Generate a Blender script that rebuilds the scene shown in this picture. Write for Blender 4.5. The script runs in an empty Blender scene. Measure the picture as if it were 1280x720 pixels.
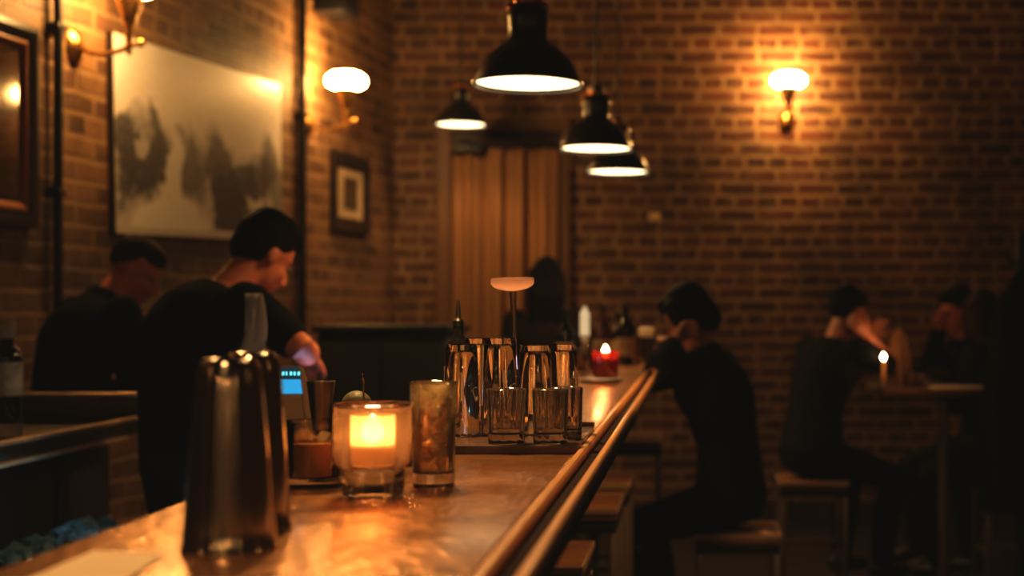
import bpy, bmesh, math, random
from mathutils import Vector, Matrix, noise
random.seed(7)
sc = bpy.context.scene
COL = sc.collection
PI = math.pi
F = 1778.0
CZ = 1.3226            # camera height; the bar top is 1.12 m
BAR = 1.12
VX, VY = 868.0, 392.0  # vanishing point of the bar


def P(px, py, Y):
    return Vector(((px - VX) / F * Y, Y, CZ + (VY - py) / F * Y))


def onbar(px, Y, z=BAR):
    return Vector(((px - VX) / F * Y, Y, z))


# ------------------------------------------------------------------ materials
def nd(nt, t, **kw):
    n = nt.nodes.new(t)
    for k, v in kw.items():
        setattr(n, k, v)
    return n


def M(name, base, rough=.5, metal=0., trans=0., ior=1.45, emit=None, es=0., var=.25, scale=12., bump=0., bscale=60.,
      coat=0., aniso=0., rvar=0., stretch=None, sss=0., alpha=1., spec=None):
    m = bpy.data.materials.new(name)
    m.use_nodes = True
    nt = m.node_tree
    b = nt.nodes['Principled BSDF']
    tc = nd(nt, 'ShaderNodeTexCoord')
    mp = nd(nt, 'ShaderNodeMapping')
    nt.links.new(tc.outputs['Object'], mp.inputs['Vector'])
    if stretch:
        mp.inputs['Scale'].default_value = stretch
    nz = nd(nt, 'ShaderNodeTexNoise')
    nz.inputs['Scale'].default_value = scale
    nz.inputs['Detail'].default_value = 4
    nt.links.new(mp.outputs['Vector'], nz.inputs['Vector'])
    mx = nd(nt, 'ShaderNodeMix', data_type='RGBA')
    mx.inputs[6].default_value = (*[c * (1 - var) for c in base], 1)
    mx.inputs[7].default_value = (*[min(1, c * (1 + var)) for c in base], 1)
    nt.links.new(nz.outputs['Fac'], mx.inputs[0])
    nt.links.new(mx.outputs[2], b.inputs['Base Color'])
    b.inputs['Roughness'].default_value = rough
    if rvar:
        mr = nd(nt, 'ShaderNodeMapRange')
        mr.inputs[3].default_value = max(0.02, rough - rvar)
        mr.inputs[4].default_value = rough + rvar
        nt.links.new(nz.outputs['Fac'], mr.inputs[0])
        nt.links.new(mr.outputs[0], b.inputs['Roughness'])
    b.inputs['Metallic'].default_value = metal
    if aniso:
        b.inputs['Anisotropic'].default_value = aniso
        b.inputs['Anisotropic Rotation'].default_value = .25
        tg = nd(nt, 'ShaderNodeTangent', direction_type='RADIAL', axis='Z')
        nt.links.new(tg.outputs[0], b.inputs['Tangent'])
    b.inputs['Transmission Weight'].default_value = trans
    b.inputs['IOR'].default_value = ior
    b.inputs['Coat Weight'].default_value = coat
    b.inputs['Coat Roughness'].default_value = .12
    b.inputs['Alpha'].default_value = alpha
    if spec is not None:
        b.inputs['Specular IOR Level'].default_value = spec
    if sss:
        b.inputs['Subsurface Weight'].default_value = sss
        b.inputs['Subsurface Radius'].default_value = (.02, .008, .004)
    if emit:
        b.inputs['Emission Color'].default_value = (*emit, 1)
        b.inputs['Emission Strength'].default_value = es
    if bump:
        n2 = nd(nt, 'ShaderNodeTexNoise')
        n2.inputs['Scale'].default_value = bscale
        n2.inputs['Detail'].default_value = 5
        nt.links.new(mp.outputs['Vector'], n2.inputs['Vector'])
        bp = nd(nt, 'ShaderNodeBump')
        bp.inputs['Strength'].default_value = bump
        bp.inputs['Distance'].default_value = .01
        nt.links.new(n2.outputs['Fac'], bp.inputs['Height'])
        nt.links.new(bp.outputs['Normal'], b.inputs['Normal'])
    return m


def brick_mat(name, c1, c2, mortar, bw, rh, ms):
    m = bpy.data.materials.new(name)
    m.use_nodes = True
    nt = m.node_tree
    L = nt.links.new
    b = nt.nodes['Principled BSDF']
    tc = nd(nt, 'ShaderNodeTexCoord')
    sp = nd(nt, 'ShaderNodeSeparateXYZ')
    L(tc.outputs['Object'], sp.inputs[0])
    cb = nd(nt, 'ShaderNodeCombineXYZ')
    L(sp.outputs['X'], cb.inputs['X'])
    L(sp.outputs['Z'], cb.inputs['Y'])
    wob = nd(nt, 'ShaderNodeTexNoise')
    wob.inputs['Scale'].default_value = 5
    wob.inputs['Detail'].default_value = 3
    L(cb.outputs[0], wob.inputs['Vector'])
    sub = nd(nt, 'ShaderNodeVectorMath', operation='SUBTRACT')
    sub.inputs[1].default_value = (.5, .5, .5)
    L(wob.outputs['Color'], sub.inputs[0])
    scl = nd(nt, 'ShaderNodeVectorMath', operation='SCALE')
    scl.inputs['Scale'].default_value = .03
    L(sub.outputs[0], scl.inputs[0])
    ad = nd(nt, 'ShaderNodeVectorMath', operation='ADD')
    L(cb.outputs[0], ad.inputs[0])
    L(scl.outputs[0], ad.inputs[1])
    br = nd(nt, 'ShaderNodeTexBrick')
    br.inputs['Color1'].default_value = (*c1, 1)
    br.inputs['Color2'].default_value = (*c2, 1)
    br.inputs['Mortar'].default_value = (*mortar, 1)
    br.inputs['Scale'].default_value = 1
    br.inputs['Mortar Size'].default_value = ms
    br.inputs['Mortar Smooth'].default_value = .35
    br.inputs['Bias'].default_value = -.1
    br.inputs['Brick Width'].default_value = bw
    br.inputs['Row Height'].default_value = rh
    br.offset_frequency = 2
    br.squash = .55
    br.squash_frequency = 3
    L(ad.outputs[0], br.inputs['Vector'])
    big = nd(nt, 'ShaderNodeTexNoise')
    big.inputs['Scale'].default_value = 1.6
    big.inputs['Detail'].default_value = 5
    big.inputs['Roughness'].default_value = .65
    L(cb.outputs[0], big.inputs['Vector'])
    rmp = nd(nt, 'ShaderNodeMapRange')
    rmp.inputs[1].default_value = .3
    rmp.inputs[2].default_value = .7
    rmp.inputs[3].default_value = .42
    rmp.inputs[4].default_value = 1.6
    L(big.outputs['Fac'], rmp.inputs[0])
    # smears of old mortar over the brick faces
    sm = nd(nt, 'ShaderNodeTexNoise')
    sm.inputs['Scale'].default_value = 7
    sm.inputs['Detail'].default_value = 6
    sm.inputs['Roughness'].default_value = .7
    L(cb.outputs[0], sm.inputs['Vector'])
    sr = nd(nt, 'ShaderNodeMapRange')
    sr.inputs[1].default_value = .5
    sr.inputs[2].default_value = .72
    sr.inputs[3].default_value = 0
    sr.inputs[4].default_value = .75
    L(sm.outputs['Fac'], sr.inputs[0])
    mm = nd(nt, 'ShaderNodeMix', data_type='RGBA')
    L(sr.outputs[0], mm.inputs[0])
    L(br.outputs['Color'], mm.inputs[6])
    mm.inputs[7].default_value = (*[c * .85 for c in mortar], 1)
    mul = nd(nt, 'ShaderNodeVectorMath', operation='SCALE')
    L(mm.outputs[2], mul.inputs[0])
    L(rmp.outputs[0], mul.inputs['Scale'])
    L(mul.outputs[0], b.inputs['Base Color'])
    b.inputs['Roughness'].default_value = .62
    bp = nd(nt, 'ShaderNodeBump')
    bp.inputs['Strength'].default_value = .7
    bp.inputs['Distance'].default_value = .012
    bp.invert = True
    add = nd(nt, 'ShaderNodeMath', operation='MULTIPLY_ADD')
    L(sm.outputs['Fac'], add.inputs[0])
    add.inputs[1].default_value = -.6
    L(br.outputs['Fac'], add.inputs[2])
    L(add.outputs[0], bp.inputs['Height'])
    L(bp.outputs['Normal'], b.inputs['Normal'])
    return m


def frosted(name, col, transp=.35, gloss=.12, rough=.15, emit=0.):
    """thin tinted glass: part clear, part milky, part shiny"""
    m = bpy.data.materials.new(name)
    m.use_nodes = True
    nt = m.node_tree
    L = nt.links.new
    nt.nodes.remove(nt.nodes['Principled BSDF'])
    out = nt.nodes['Material Output']
    tr = nd(nt, 'ShaderNodeBsdfTransparent')
    tr.inputs[0].default_value = (*col, 1)
    tl = nd(nt, 'ShaderNodeBsdfTranslucent')
    tl.inputs[0].default_value = (*col, 1)
    gl = nd(nt, 'ShaderNodeBsdfGlossy')
    gl.inputs['Roughness'].default_value = rough
    nz = nd(nt, 'ShaderNodeTexNoise')
    nz.inputs['Scale'].default_value = 40
    tc = nd(nt, 'ShaderNodeTexCoord')
    L(tc.outputs['Object'], nz.inputs['Vector'])
    mr = nd(nt, 'ShaderNodeMapRange')
    mr.inputs[3].default_value = max(0, 1 - transp - .15)
    mr.inputs[4].default_value = min(1, 1 - transp + .15)
    L(nz.outputs['Fac'], mr.inputs[0])
    m1 = nd(nt, 'ShaderNodeMixShader')
    L(mr.outputs[0], m1.inputs[0])
    L(tr.outputs[0], m1.inputs[1])
    L(tl.outputs[0], m1.inputs[2])
    m2 = nd(nt, 'ShaderNodeMixShader')
    m2.inputs[0].default_value = gloss
    L(m1.outputs[0], m2.inputs[1])
    L(gl.outputs[0], m2.inputs[2])
    L(m2.outputs[0], out.inputs['Surface'])
    return m


def thin_glass(name, tint, rough=.03, ior=1.5, milky=0.):
    m = bpy.data.materials.new(name)
    m.use_nodes = True
    nt = m.node_tree
    L = nt.links.new
    nt.nodes.remove(nt.nodes['Principled BSDF'])
    tr = nd(nt, 'ShaderNodeBsdfTransparent')
    gl = nd(nt, 'ShaderNodeBsdfGlossy')
    gl.inputs['Roughness'].default_value = rough
    fr = nd(nt, 'ShaderNodeFresnel')
    fr.inputs['IOR'].default_value = ior
    lw = nd(nt, 'ShaderNodeLayerWeight')
    lw.inputs['Blend'].default_value = .55
    mx = nd(nt, 'ShaderNodeMix', data_type='RGBA')
    mx.inputs[6].default_value = (*tint, 1)
    mx.inputs[7].default_value = (*[c * .72 for c in tint], 1)
    L(lw.outputs['Facing'], mx.inputs[0])
    L(mx.outputs[2], tr.inputs[0])
    tc = nd(nt, 'ShaderNodeTexCoord')
    nz = nd(nt, 'ShaderNodeTexNoise')
    nz.inputs['Scale'].default_value = 60
    L(tc.outputs['Object'], nz.inputs['Vector'])
    bp = nd(nt, 'ShaderNodeBump')
    bp.inputs['Strength'].default_value = .12
    bp.inputs['Distance'].default_value = .004
    L(nz.outputs['Fac'], bp.inputs['Height'])
    L(bp.outputs['Normal'], gl.inputs['Normal'])
    m1 = nd(nt, 'ShaderNodeMixShader')
    L(fr.outputs[0], m1.inputs[0])
    L(tr.outputs[0], m1.inputs[1])
    L(gl.outputs[0], m1.inputs[2])
    last = m1
    if milky:
        tl = nd(nt, 'ShaderNodeBsdfTranslucent')
        tl.inputs[0].default_value = (*tint, 1)
        df = nd(nt, 'ShaderNodeBsdfDiffuse')
        df.inputs[0].default_value = (*tint, 1)
        m2 = nd(nt, 'ShaderNodeMixShader')
        m2.inputs[0].default_value = .4
        L(tl.outputs[0], m2.inputs[1])
        L(df.outputs[0], m2.inputs[2])
        mr = nd(nt, 'ShaderNodeMapRange')
        mr.inputs[1].default_value = .35
        mr.inputs[2].default_value = .7
        mr.inputs[3].default_value = milky * .3
        mr.inputs[4].default_value = milky * 1.6
        L(nz.outputs['Fac'], mr.inputs[0])
        last = nd(nt, 'ShaderNodeMixShader')
        L(mr.outputs[0], last.inputs[0])
        L(m1.outputs[0], last.inputs[1])
        L(m2.outputs[0], last.inputs[2])
    L(last.outputs[0], nt.nodes['Material Output'].inputs['Surface'])
    return m


def vcol_mat(name, rough, coat):
    m = bpy.data.materials.new(name)
    m.use_nodes = True
    nt = m.node_tree
    b = nt.nodes['Principled BSDF']
    a = nd(nt, 'ShaderNodeVertexColor', layer_name='tone')
    nt.links.new(a.outputs['Color'], b.inputs['Base Color'])
    b.inputs['Roughness'].default_value = rough
    b.inputs['Coat Weight'].default_value = coat
    b.inputs['Coat Roughness'].default_value = .16
    return m


WARM = (1., .62, .25)
m_brick_back = brick_mat('old red brick', (.125, .040, .018), (.045, .016, .009), (.29, .175, .085), .25, .083, .014)
m_brick_left = brick_mat('old buff brick', (.26, .135, .06), (.085, .040, .02), (.31, .185, .09), .24, .083, .012)
m_floor = M('dark floor boards', (.018, .012, .009), .45, scale=3, stretch=(14, 1, 1), bump=.1, bscale=20)
m_ceil = M('dark ceiling paint', (.03, .022, .017), .8, scale=2)
m_bar = M('burnished copper bar top', (.58, .27, .10), .22, metal=.75, var=.35, scale=14, rvar=.08, bump=.32, bscale=60, coat=.2)
m_rail = M('varnished wooden rail', (.72, .34, .12), .4, metal=.0, var=.3, scale=6, stretch=(14, 1, 14), coat=.5)
m_groove = M('dark rail groove', (.03, .015, .008), .8, spec=.05)
m_barbody = M('black bar panel', (.012, .010, .009), .5, scale=4)
m_steel = M('mirror steel', (.50, .42, .34), .125, metal=1, var=.06, scale=30, rvar=.02, aniso=.95)
m_steel_d = M('dark steel', (.22, .19, .16), .3, metal=1, var=.2, scale=8, rvar=.08)
m_iron = M('black enamel', (.012, .011, .010), .32, var=.3, scale=20, coat=.4)
m_black = M('black metal', (.010, .009, .009), .45, var=.3)
m_brass = M('aged brass', (.55, .32, .10), .3, metal=1, var=.3, scale=25, rvar=.1)
m_copper = M('copper lug', (.62, .24, .09), .3, metal=1, var=.25, scale=30)
m_glass = M('clear glass', (1, 1, 1), .015, trans=1, ior=1.46, var=0)
m_glass_t = M('pressed glass', (.95, .88, .78), .03, trans=.94, ior=1.5, var=0, bump=.06, bscale=45)
m_ice = M('ice', (1, .86, .62), .06, trans=.4, ior=1.31, var=.02, bump=.5, bscale=70)
m_liq_clear = M('pale cocktail', (.93, .84, .62), .02, trans=1, ior=1.33, var=.05)
m_liq_amber = M('amber cocktail', (1, .42, .09), .05, trans=.2, ior=1.33, var=.1)
m_liq_whisky = M('brown spirit', (.6, .25, .05), .02, trans=1, ior=1.33, var=.1)
m_thin = thin_glass('thin clear glass', (.97, .95, .90))
m_thin_f = thin_glass('milky thin glass', (1, .84, .58), milky=.2)  # warm milky share brightens the clear glass in place of lit edges
m_ice_a = M('amber soaked ice', (.95, .62, .3), .08, trans=.65, ior=1.31, var=.1, bump=.5, bscale=70)
m_votive = frosted('frosted amber votive glass', (.95, .55, .30), .76, .09, .2)
m_inner = frosted('milky glow cup', (1., .86, .66), .45, .05, .2)
m_votive_red = frosted('red votive glass', (.20, .010, .004), .6, .1, .1)
m_foot = frosted('lit pressed glass foot', (.78, .56, .47), .08, .16, .3)  # milky pink tint carries the lamp light on the clear foot
m_wax = M('candle wax', (.95, .72, .42), .5, sss=.3, emit=(1, .55, .18), es=.25)
m_flame = M('candle flame', (1, .7, .3), .5, emit=(1, .74, .44), es=28)
m_lamp = M('lamp diffuser', (1, .9, .7), .5, emit=(1, .76, .42), es=4.2)
m_globe = M('opal glass globe', (1, .9, .75), .3, emit=(1, .54, .17), es=92)
m_wood_t = M('dark walnut', (.10, .045, .02), .4, var=.4, scale=5, stretch=(2, 14, 14), coat=.3)
m_edge = M('lit edge metal', (.75, .55, .36), .35, metal=.6, var=.3, scale=40)  # bright tone stands in for highlights along counter and stool edges
m_seat = M('varnished stool seat', (.34, .16, .065), .25, var=.45, scale=6, stretch=(3, 14, 14), coat=.7)
m_frame_d = M('dark picture frame', (.016, .010, .007), .35, coat=.3)
m_frame_o = M('gilt wood moulding', (.34, .13, .045), .4, var=.3, scale=12, stretch=(8, 8, 1))
m_mat = M('cream mount card', (.62, .47, .30), .7)
m_mirror = M('dark mirror glass', (.25, .24, .23), .06, metal=1, var=.05)
m_paper = M('cream paper', (.78, .58, .38), .75, var=.06, scale=20)
m_white = M('white paper', (.80, .68, .52), .75, var=.08, scale=20)
m_towel = M('white towel', (.62, .60, .62), .9, var=.15, scale=30, bump=.4, bscale=200)
m_curtain = M('brown curtain cloth', (.34, .175, .07), .8, var=.3, scale=3, stretch=(8, 8, 1))
m_trim = M('brown painted timber', (.17, .085, .036), .5, var=.35, scale=3, stretch=(9, 9, 1))
m_door = M('dark timber door', (.05, .027, .013), .5, var=.35, scale=3, stretch=(9, 9, 1))
m_bottle_d = M('dark bottle glass', (.012, .010, .008), .05, var=.2, coat=.6)
m_bottle_g = M('brown bottle glass', (.12, .04, .012), .06, var=.2, coat=.6)
m_label = M('mottled cream label', (.62, .45, .28), .6, var=.8, scale=38)
m_plastic_t = M('tan plastic', (.30, .20, .12), .5)
m_screen_d = M('screen header', (.004, .01, .015), .2, emit=(.01, .05, .08), es=.5)
m_screen = M('lit blue screen', (.02, .2, .35), .2, emit=(.03, .40, .80), es=.7)
m_text = M('cyan screen text', (.1, .5, .6), .3, emit=(.15, .75, .85), es=1.1)
m_lime = M('lime peel', (.16, .13, .05), .5, bump=.2, bscale=200)
m_lemon = M('orange wedge', (.7, .32, .10), .35, bump=.2, bscale=150)
m_skin = M('skin', (.46, .20, .115), .48, var=.12, scale=25, sss=.12, bump=.05, bscale=120)
m_skin2 = M('ruddy skin', (.64, .22, .12), .5, var=.12, scale=25, sss=.12, bump=.05, bscale=120)
m_hair_b = M('black hair', (.010, .008, .007), .5, var=.5, scale=40, stretch=(1, 1, .15), spec=.02, bump=.4, bscale=160)
m_hair_br = M('brown hair', (.045, .022, .011), .5, var=.5, scale=40, stretch=(1, 1, .15), spec=.02, bump=.4, bscale=160)
m_cloth_b = M('black cloth', (.0065, .0065, .006), .9, var=.3, scale=14, spec=.05, bump=.3, bscale=30)
m_cloth_c = M('charcoal cloth', (.009, .0085, .008), .9, var=.3, scale=14, spec=.05, bump=.3, bscale=30)
m_cloth_n = M('dark denim', (.008, .009, .012), .9, var=.3, scale=14, spec=.05, bump=.3, bscale=90)
m_cloth_s = M('dark speckled cloth', (.016, .010, .008), .8, spec=.05, var=.9, scale=60)
m_shoe = M('black leather', (.008, .007, .007), .4, var=.3)
m_eye = M('eye', (.35, .30, .25), .2, var=.1)
m_sw = M('ivory plastic', (.7, .5, .3), .4)
m_napkin = M('tan napkin', (.66, .36, .14), .8, var=.2)
m_rope = M('grey steel pipe', (.32, .26, .20), .35, metal=.8)


# ------------------------------------------------------------------ mesh helpers
def mk(name, bm, mat, parent=None, loc=(0, 0, 0), rz=0., smooth=True, rot=None):
    bmesh.ops.recalc_face_normals(bm, faces=bm.faces)
    me = bpy.data.meshes.new(name)
    bm.to_mesh(me)
    bm.free()
    if smooth:
        me.polygons.foreach_set('use_smooth', [True] * len(me.polygons))
        try:
            me.set_sharp_from_angle(angle=math.radians(38))
        except Exception:
            pass
    o = bpy.data.objects.new(name, me)
    COL.objects.link(o)
    me.materials.append(mat)
    o.location = loc
    o.rotation_euler = rot if rot else (0, 0, rz)
    if parent:
        o.parent = parent
    return o


def tag(o, label, cat, group=None, kind=None):
    o['label'] = label
    o['category'] = cat
    if group:
        o['group'] = group
    if kind:
        o['kind'] = kind
    return o


def thing(name, label, cat, loc=(0, 0, 0), rz=0., group=None, rot=None):
    o = bpy.data.objects.new(name, None)
    COL.objects.link(o)
    o.empty_display_size = .05
    o.location = loc
    o.rotation_euler = rot if rot else (0, 0, rz)
    return tag(o, label, cat, group)


def struct(name, bm, mat, loc=(0, 0, 0), rz=0., parent=None, smooth=False):
    o = mk(name, bm, mat, parent, loc, rz, smooth)
    if not parent:
        o['kind'] = 'structure'
    return o


def dup(root, loc, label, rz=None):
    r = root.copy()
    COL.objects.link(r)
    r.location = loc
    if rz is not None:
        r.rotation_euler = (0, 0, rz)
    r['label'] = label
    for ch in list(root.children):
        c = ch.copy()
        COL.objects.link(c)
        c.parent = r
        for g in list(ch.children):
            d = g.copy()
            COL.objects.link(d)
            d.parent = c
    return r


def box(bm, lo, hi, bev=0., seg=2, mtx=None):
    lo, hi = Vector(lo), Vector(hi)
    r = bmesh.ops.create_cube(bm, size=1)
    vs = r['verts']
    for v in vs:
        v.co = Vector(((v.co.x + .5) * (hi.x - lo.x) + lo.x, (v.co.y + .5) * (hi.y - lo.y) + lo.y, (v.co.z + .5) * (hi.z - lo.z) + lo.z))
    if bev:
        es = {e for v in vs for e in v.link_edges}
        g = bmesh.ops.bevel(bm, geom=list(es), offset=bev, segments=seg, affect='EDGES', profile=.5)
        vs = list({v for f in g['faces'] for v in f.verts} | {v for v in vs if v.is_valid})
    if mtx:
        bmesh.ops.transform(bm, matrix=mtx, verts=[v for v in vs if v.is_valid])
    return bm


def B(lo, hi, bev=0., seg=2):
    return box(bmesh.new(), lo, hi, bev, seg)


def loft(bm, rings, cap=True):
    """rings: lists of Vectors, same count; poles where a ring has one point"""
    vr = [[bm.verts.new(p) for p in r] for r in rings]
    for a, b in zip(vr, vr[1:]):
        if len(a) == 1 and len(b) == 1:
            continue
        n = max(len(a), len(b))
        for i in range(n):
            j = (i + 1) % n
            q = []
            for v in ((a[0],) if len(a) == 1 else (a[i], a[j])):
                q.append(v)
            for v in ((b[0],) if len(b) == 1 else (b[j], b[i])):
                q.append(v)
            bm.faces.new(q)
    if cap:
        for r in (vr[0], vr[-1]):
            if len(r) > 2:
                bm.faces.new(r)
    return bm


def lathe(prof, seg=40, bm=None, flute=None, closed=False):
    bm = bm or bmesh.new()
    rings = []
    for r, z in prof:
        if r <= 1e-6:
            rings.append([Vector((0, 0, z))])
        else:
            rr = []
            for i in range(seg):
                a = 2 * PI * i / seg
                k = r
                if flute and flute[1] <= z <= flute[2] and r > flute[4]:
                    k = r * (1 - flute[3] * (.5 + .5 * math.cos(a * flute[0])))
                rr.append(Vector((k * math.cos(a), k * math.sin(a), z)))
            rings.append(rr)
    if closed:
        rings.append(rings[0])
    return loft(bm, rings, cap=not closed)


def frame_of(d):
    d = d.normalized()
    a = Vector((0, 0, 1)) if abs(d.z) < .9 else Vector((1, 0, 0))
    s = d.cross(a).normalized()
    return s, d.cross(s).normalized()


def tube(bm, pts, rads, seg=12, dome=True):
    pts = [Vector(p) for p in pts]
    if not isinstance(rads, (list, tuple)):
        rads = [rads] * len(pts)
    rings = []
    n = len(pts)
    ref = None
    for i, (p, r) in enumerate(zip(pts, rads)):
        d = (pts[min(i + 1, n - 1)] - pts[max(i - 1, 0)]).normalized()
        if ref is None:
            s, t = frame_of(d)
        else:
            s = (ref - d * ref.dot(d)).normalized()
            t = d.cross(s).normalized()
        ref = s

        def ring(c, q):
            return [c + s * q * math.cos(2 * PI * k / seg) + t * q * math.sin(2 * PI * k / seg) for k in range(seg)]
        if i == 0 and dome:
            rings.append([p - d * r])
            for a in (65, 35):
                rings.append(ring(p - d * r * math.sin(math.radians(a)), r * math.cos(math.radians(a))))
        rings.append(ring(p, r))
        if i == n - 1 and dome:
            for a in (35, 65):
                rings.append(ring(p + d * r * math.sin(math.radians(a)), r * math.cos(math.radians(a))))
            rings.append([p + d * r])
    return loft(bm, rings)


def T(pts, rads, seg=12, dome=True):
    return tube(bmesh.new(), pts, rads, seg, dome)


def ell(bm, c, ax, seg=20, rings=12):
    """ellipsoid; ax = three axis vectors"""
    c = Vector(c)
    X, Y, Z = [Vector(a) for a in ax]
    rr = []
    for i in range(rings + 1):
        th = PI * i / rings
        if i in (0, rings):
            rr.append([c + Z * math.cos(th)])
        else:
            rr.append([c + Z * math.cos(th) + (X * math.cos(2 * PI * k / seg) + Y * math.sin(2 * PI * k / seg)) * math.sin(th) for k in range(seg)])
    return loft(bm, rr)


def ell3(bm, c, r, seg=20, rings=12):
    return ell(bm, c, ((r[0], 0, 0), (0, r[1], 0), (0, 0, r[2])), seg, rings)


def shift(bm, v):
    bmesh.ops.translate(bm, vec=Vector(v), verts=bm.verts)
    return bm


# ------------------------------------------------------------------ the room
YB = 9.0
LW0, LWS = -2.326, .1156     # left wall line X = LW0 + LWS*(Y-5.35)
LWR = math.atan2(1, LWS)
LN = Vector((1, -LWS, 0)).normalized()


def onleft(px, py, off=0.):
    k = (px - VX) / F
    Y = (LW0 - LWS * 5.35) / (k - LWS)
    p = P(px, py, Y)
    return p + LN * off


H = 4.2
struct('floor', B((-3.6, -5, -.1), (3.4, YB + .2, 0)), m_floor)
struct('ceiling', B((-3.6, -5, H), (3.4, YB + .2, H + .1)), m_ceil)
struct('wall_back', B((-2.6, 0, 0), (5.0, .2, H)), m_brick_back, (-1.6, YB, 0))
s0 = Vector((LW0 + LWS * (-1.2 - 5.35), -1.2, 0))
struct('wall_left', B((0, 0, 0), (10.4, .2, H)), m_brick_left, s0, LWR)
struct('wall_right', B((-1.2, 0, 0), (YB + .0, .2, H)), m_brick_back, (3.2, YB - 1.2, 0), -PI / 2)

# door with its timber frame on the back wall
def bx(px0, px1, py0, py1, Y0, Y1, bev=.004):
    a, b = P(px0, py1, Y1), P(px1, py0, Y1)
    return B((a.x, Y0, a.z), (b.x, Y1, b.z), bev)


dl, dr, dt = P(566, 0, YB).x, P(702, 0, YB).x, P(0, 166, YB).z
d = struct('door_1', B((dl, YB - .02, 0.0), (dr, YB, dt), .004), m_door)
struct('door_rail', B((dl, YB - .035, 1.0), (dr, YB - .02, 1.12), .004), m_door, parent=d)
struct('trim_1', B((dl - .10, YB - .06, 0), (dl, YB, dt + .09), .01), m_trim)
struct('trim_2', B((dr, YB - .06, 0), (dr + .055, YB, dt + .09), .01), m_trim)
struct('trim_3', B((dl, YB - .06, dt), (dr, YB, dt + .09), .01), m_trim)
struct('baseboard_back', B((dr + .06, YB - .025, 0), (3.2, YB, .14), .006), m_door)
# curtain across the doorway
bm = bmesh.new()
nx, nz = 150, 14
cw0, cw1 = dl + .012, dr - .012
grid = []
for j in range(nz + 1):
    v = j / nz
    row = []
    for i in range(nx + 1):
        u = i / nx
        a = .022 * math.sin(u * 26 + .8 * math.sin(3 * u)) + .012 * math.sin(u * 61 + 2) + .006 * math.sin(u * 17 + v * 3)
        row.append(bm.verts.new((cw0 + (cw1 - cw0) * u, YB - .085 + a, .02 + v * (dt - .13))))
    grid.append(row)
for j in range(nz):
    for i in range(nx):
        bm.faces.new((grid[j][i], grid[j][i + 1], grid[j + 1][i + 1], grid[j + 1][i]))
t = thing('door_curtain', 'brown pleated curtain hanging across the doorway in the far brick wall', 'curtain', ((dl + dr) / 2, YB - .09, 0))
mk('curtain_cloth', shift(bm, (-(dl + dr) / 2, -(YB - .09), 0)), m_curtain, t)
mk('curtain_rod', T([(cw0 - (dl + dr) / 2, .005, dt - .10), (cw1 - (dl + dr) / 2, .005, dt - .10)], .012), m_black, t)
a = P(585, 187, YB - .09)
dc = thing('door_closer', 'small dark door closer box at the top corner of the curtained doorway', 'door closer', (a.x, YB - .13, a.z))
mk('closer_body', B((-.10, -.025, -.03), (.10, .02, .03), .008), m_black, dc)
mk('closer_arm', T([(.06, -.02, .02), (.0, -.04, .05), (-.06, .0, .06)], .008, 8), m_black, dc)

# ------------------------------------------------------------------ sconces
def sconce(wallpt, rz, label, reach=.22):
    t = thing('wall_sconce', label, 'wall lamp', wallpt, rz, 'wall sconces on the brick')
    bm = lathe([(0, -.035), (.018, -.034), (.035, -.022), (.052, -.008), (.056, 0)], 28)
    bmesh.ops.rotate(bm, cent=(0, 0, 0), matrix=Matrix.Rotation(PI / 2, 3, 'X'), verts=bm.verts)
    bmesh.ops.scale(bm, vec=(1, -1, 1.35), verts=bm.verts)
    for v in bm.verts:
        v.co.y = -abs(v.co.y)
    mk('wall_plate', bm, m_brass, t)
    pts = [(0, -.03, 0), (0, -.07, -.022), (0, -.12, -.028), (0, -reach + .03, -.012), (0, -reach, .0), (0, -reach - .04, .012)]
    mk('arm', T(pts, [.011, .010, .009, .009, .010, .006], 12), m_brass, t)
    mk('arm_knob', ell3(bmesh.new(), (0, -reach - .045, .012), (.016, .016, .016), 14, 8), m_brass, t)
    cup = [(0, 0), (.012, .002), (.012, .03), (.018, .05), (.016, .06), (.026, .10), (.044, .155), (.05, .185), (.046, .185), (.03, .14), (0, .13)]
    mk('shade_holder', shift(lathe(cup, 28), (0, -reach, .0)), m_brass, t)
    gl = [(.05, .190), (.082, .194), (.101, .208), (.107, .229), (.101, .251), (.08, .268), (.055, .276), (0, .278)]
    mk('globe', shift(lathe([(0, .188)] + gl, 36), (0, -reach, 0)), m_globe, t)
    mk('finial', shift(lathe([(0, -.035), (.008, -.03), (.011, -.018), (.006, -.006), (.012, .002), (0, .004)], 16), (0, -reach, 0)), m_brass, t)
    return t


def lamp(name, kind, loc, energy, color, radius=.05, size=None, rot=None, blend=None, spot=None):
    l = bpy.data.lights.new(name, kind)
    l.energy = energy
    l.color = color
    if kind in ('POINT', 'SPOT'):
        l.shadow_soft_size = radius
    if kind == 'SPOT':
        l.spot_size = spot
        l.spot_blend = blend
    o = bpy.data.objects.new(name, l)
    COL.objects.link(o)
    o.location = loc
    if rot:
        o.rotation_euler = rot
    return o


LC = (1., .46, .12)
s1 = onleft(92, 60)
sconce(s1, LWR, 'brass wall sconce on the left brick wall beside the large sepia picture')
s2 = onleft(383, 156)
sconce(s2, LWR, 'brass wall sconce with glowing globe above the small black framed picture')
s3 = P(983, 153, YB)
sconce(s3, 0, 'brass wall sconce glowing alone on the wide far brick wall')
# unseen lights without fixtures, added to put streaks on the shaker tins
for lp in ((-2.65, 1.6, 2.55), (-2.85, -.4, 2.55), (2.9, 1.2, 2.5), (2.9, -2.4, 2.5), (.9, -3.2, 2.3), (-1.6, -3.6, 2.3), (-.6, -2.2, 2.2), (.25, -3.0, 2.25), (2.0, -3.4, 2.3), (-2.2, -2.4, 2.4)):
    lamp('tin_streak_light', 'POINT', lp, 5.5 if lp[1] < -2 else 1.8, (1, .52, .18), .022)

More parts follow.
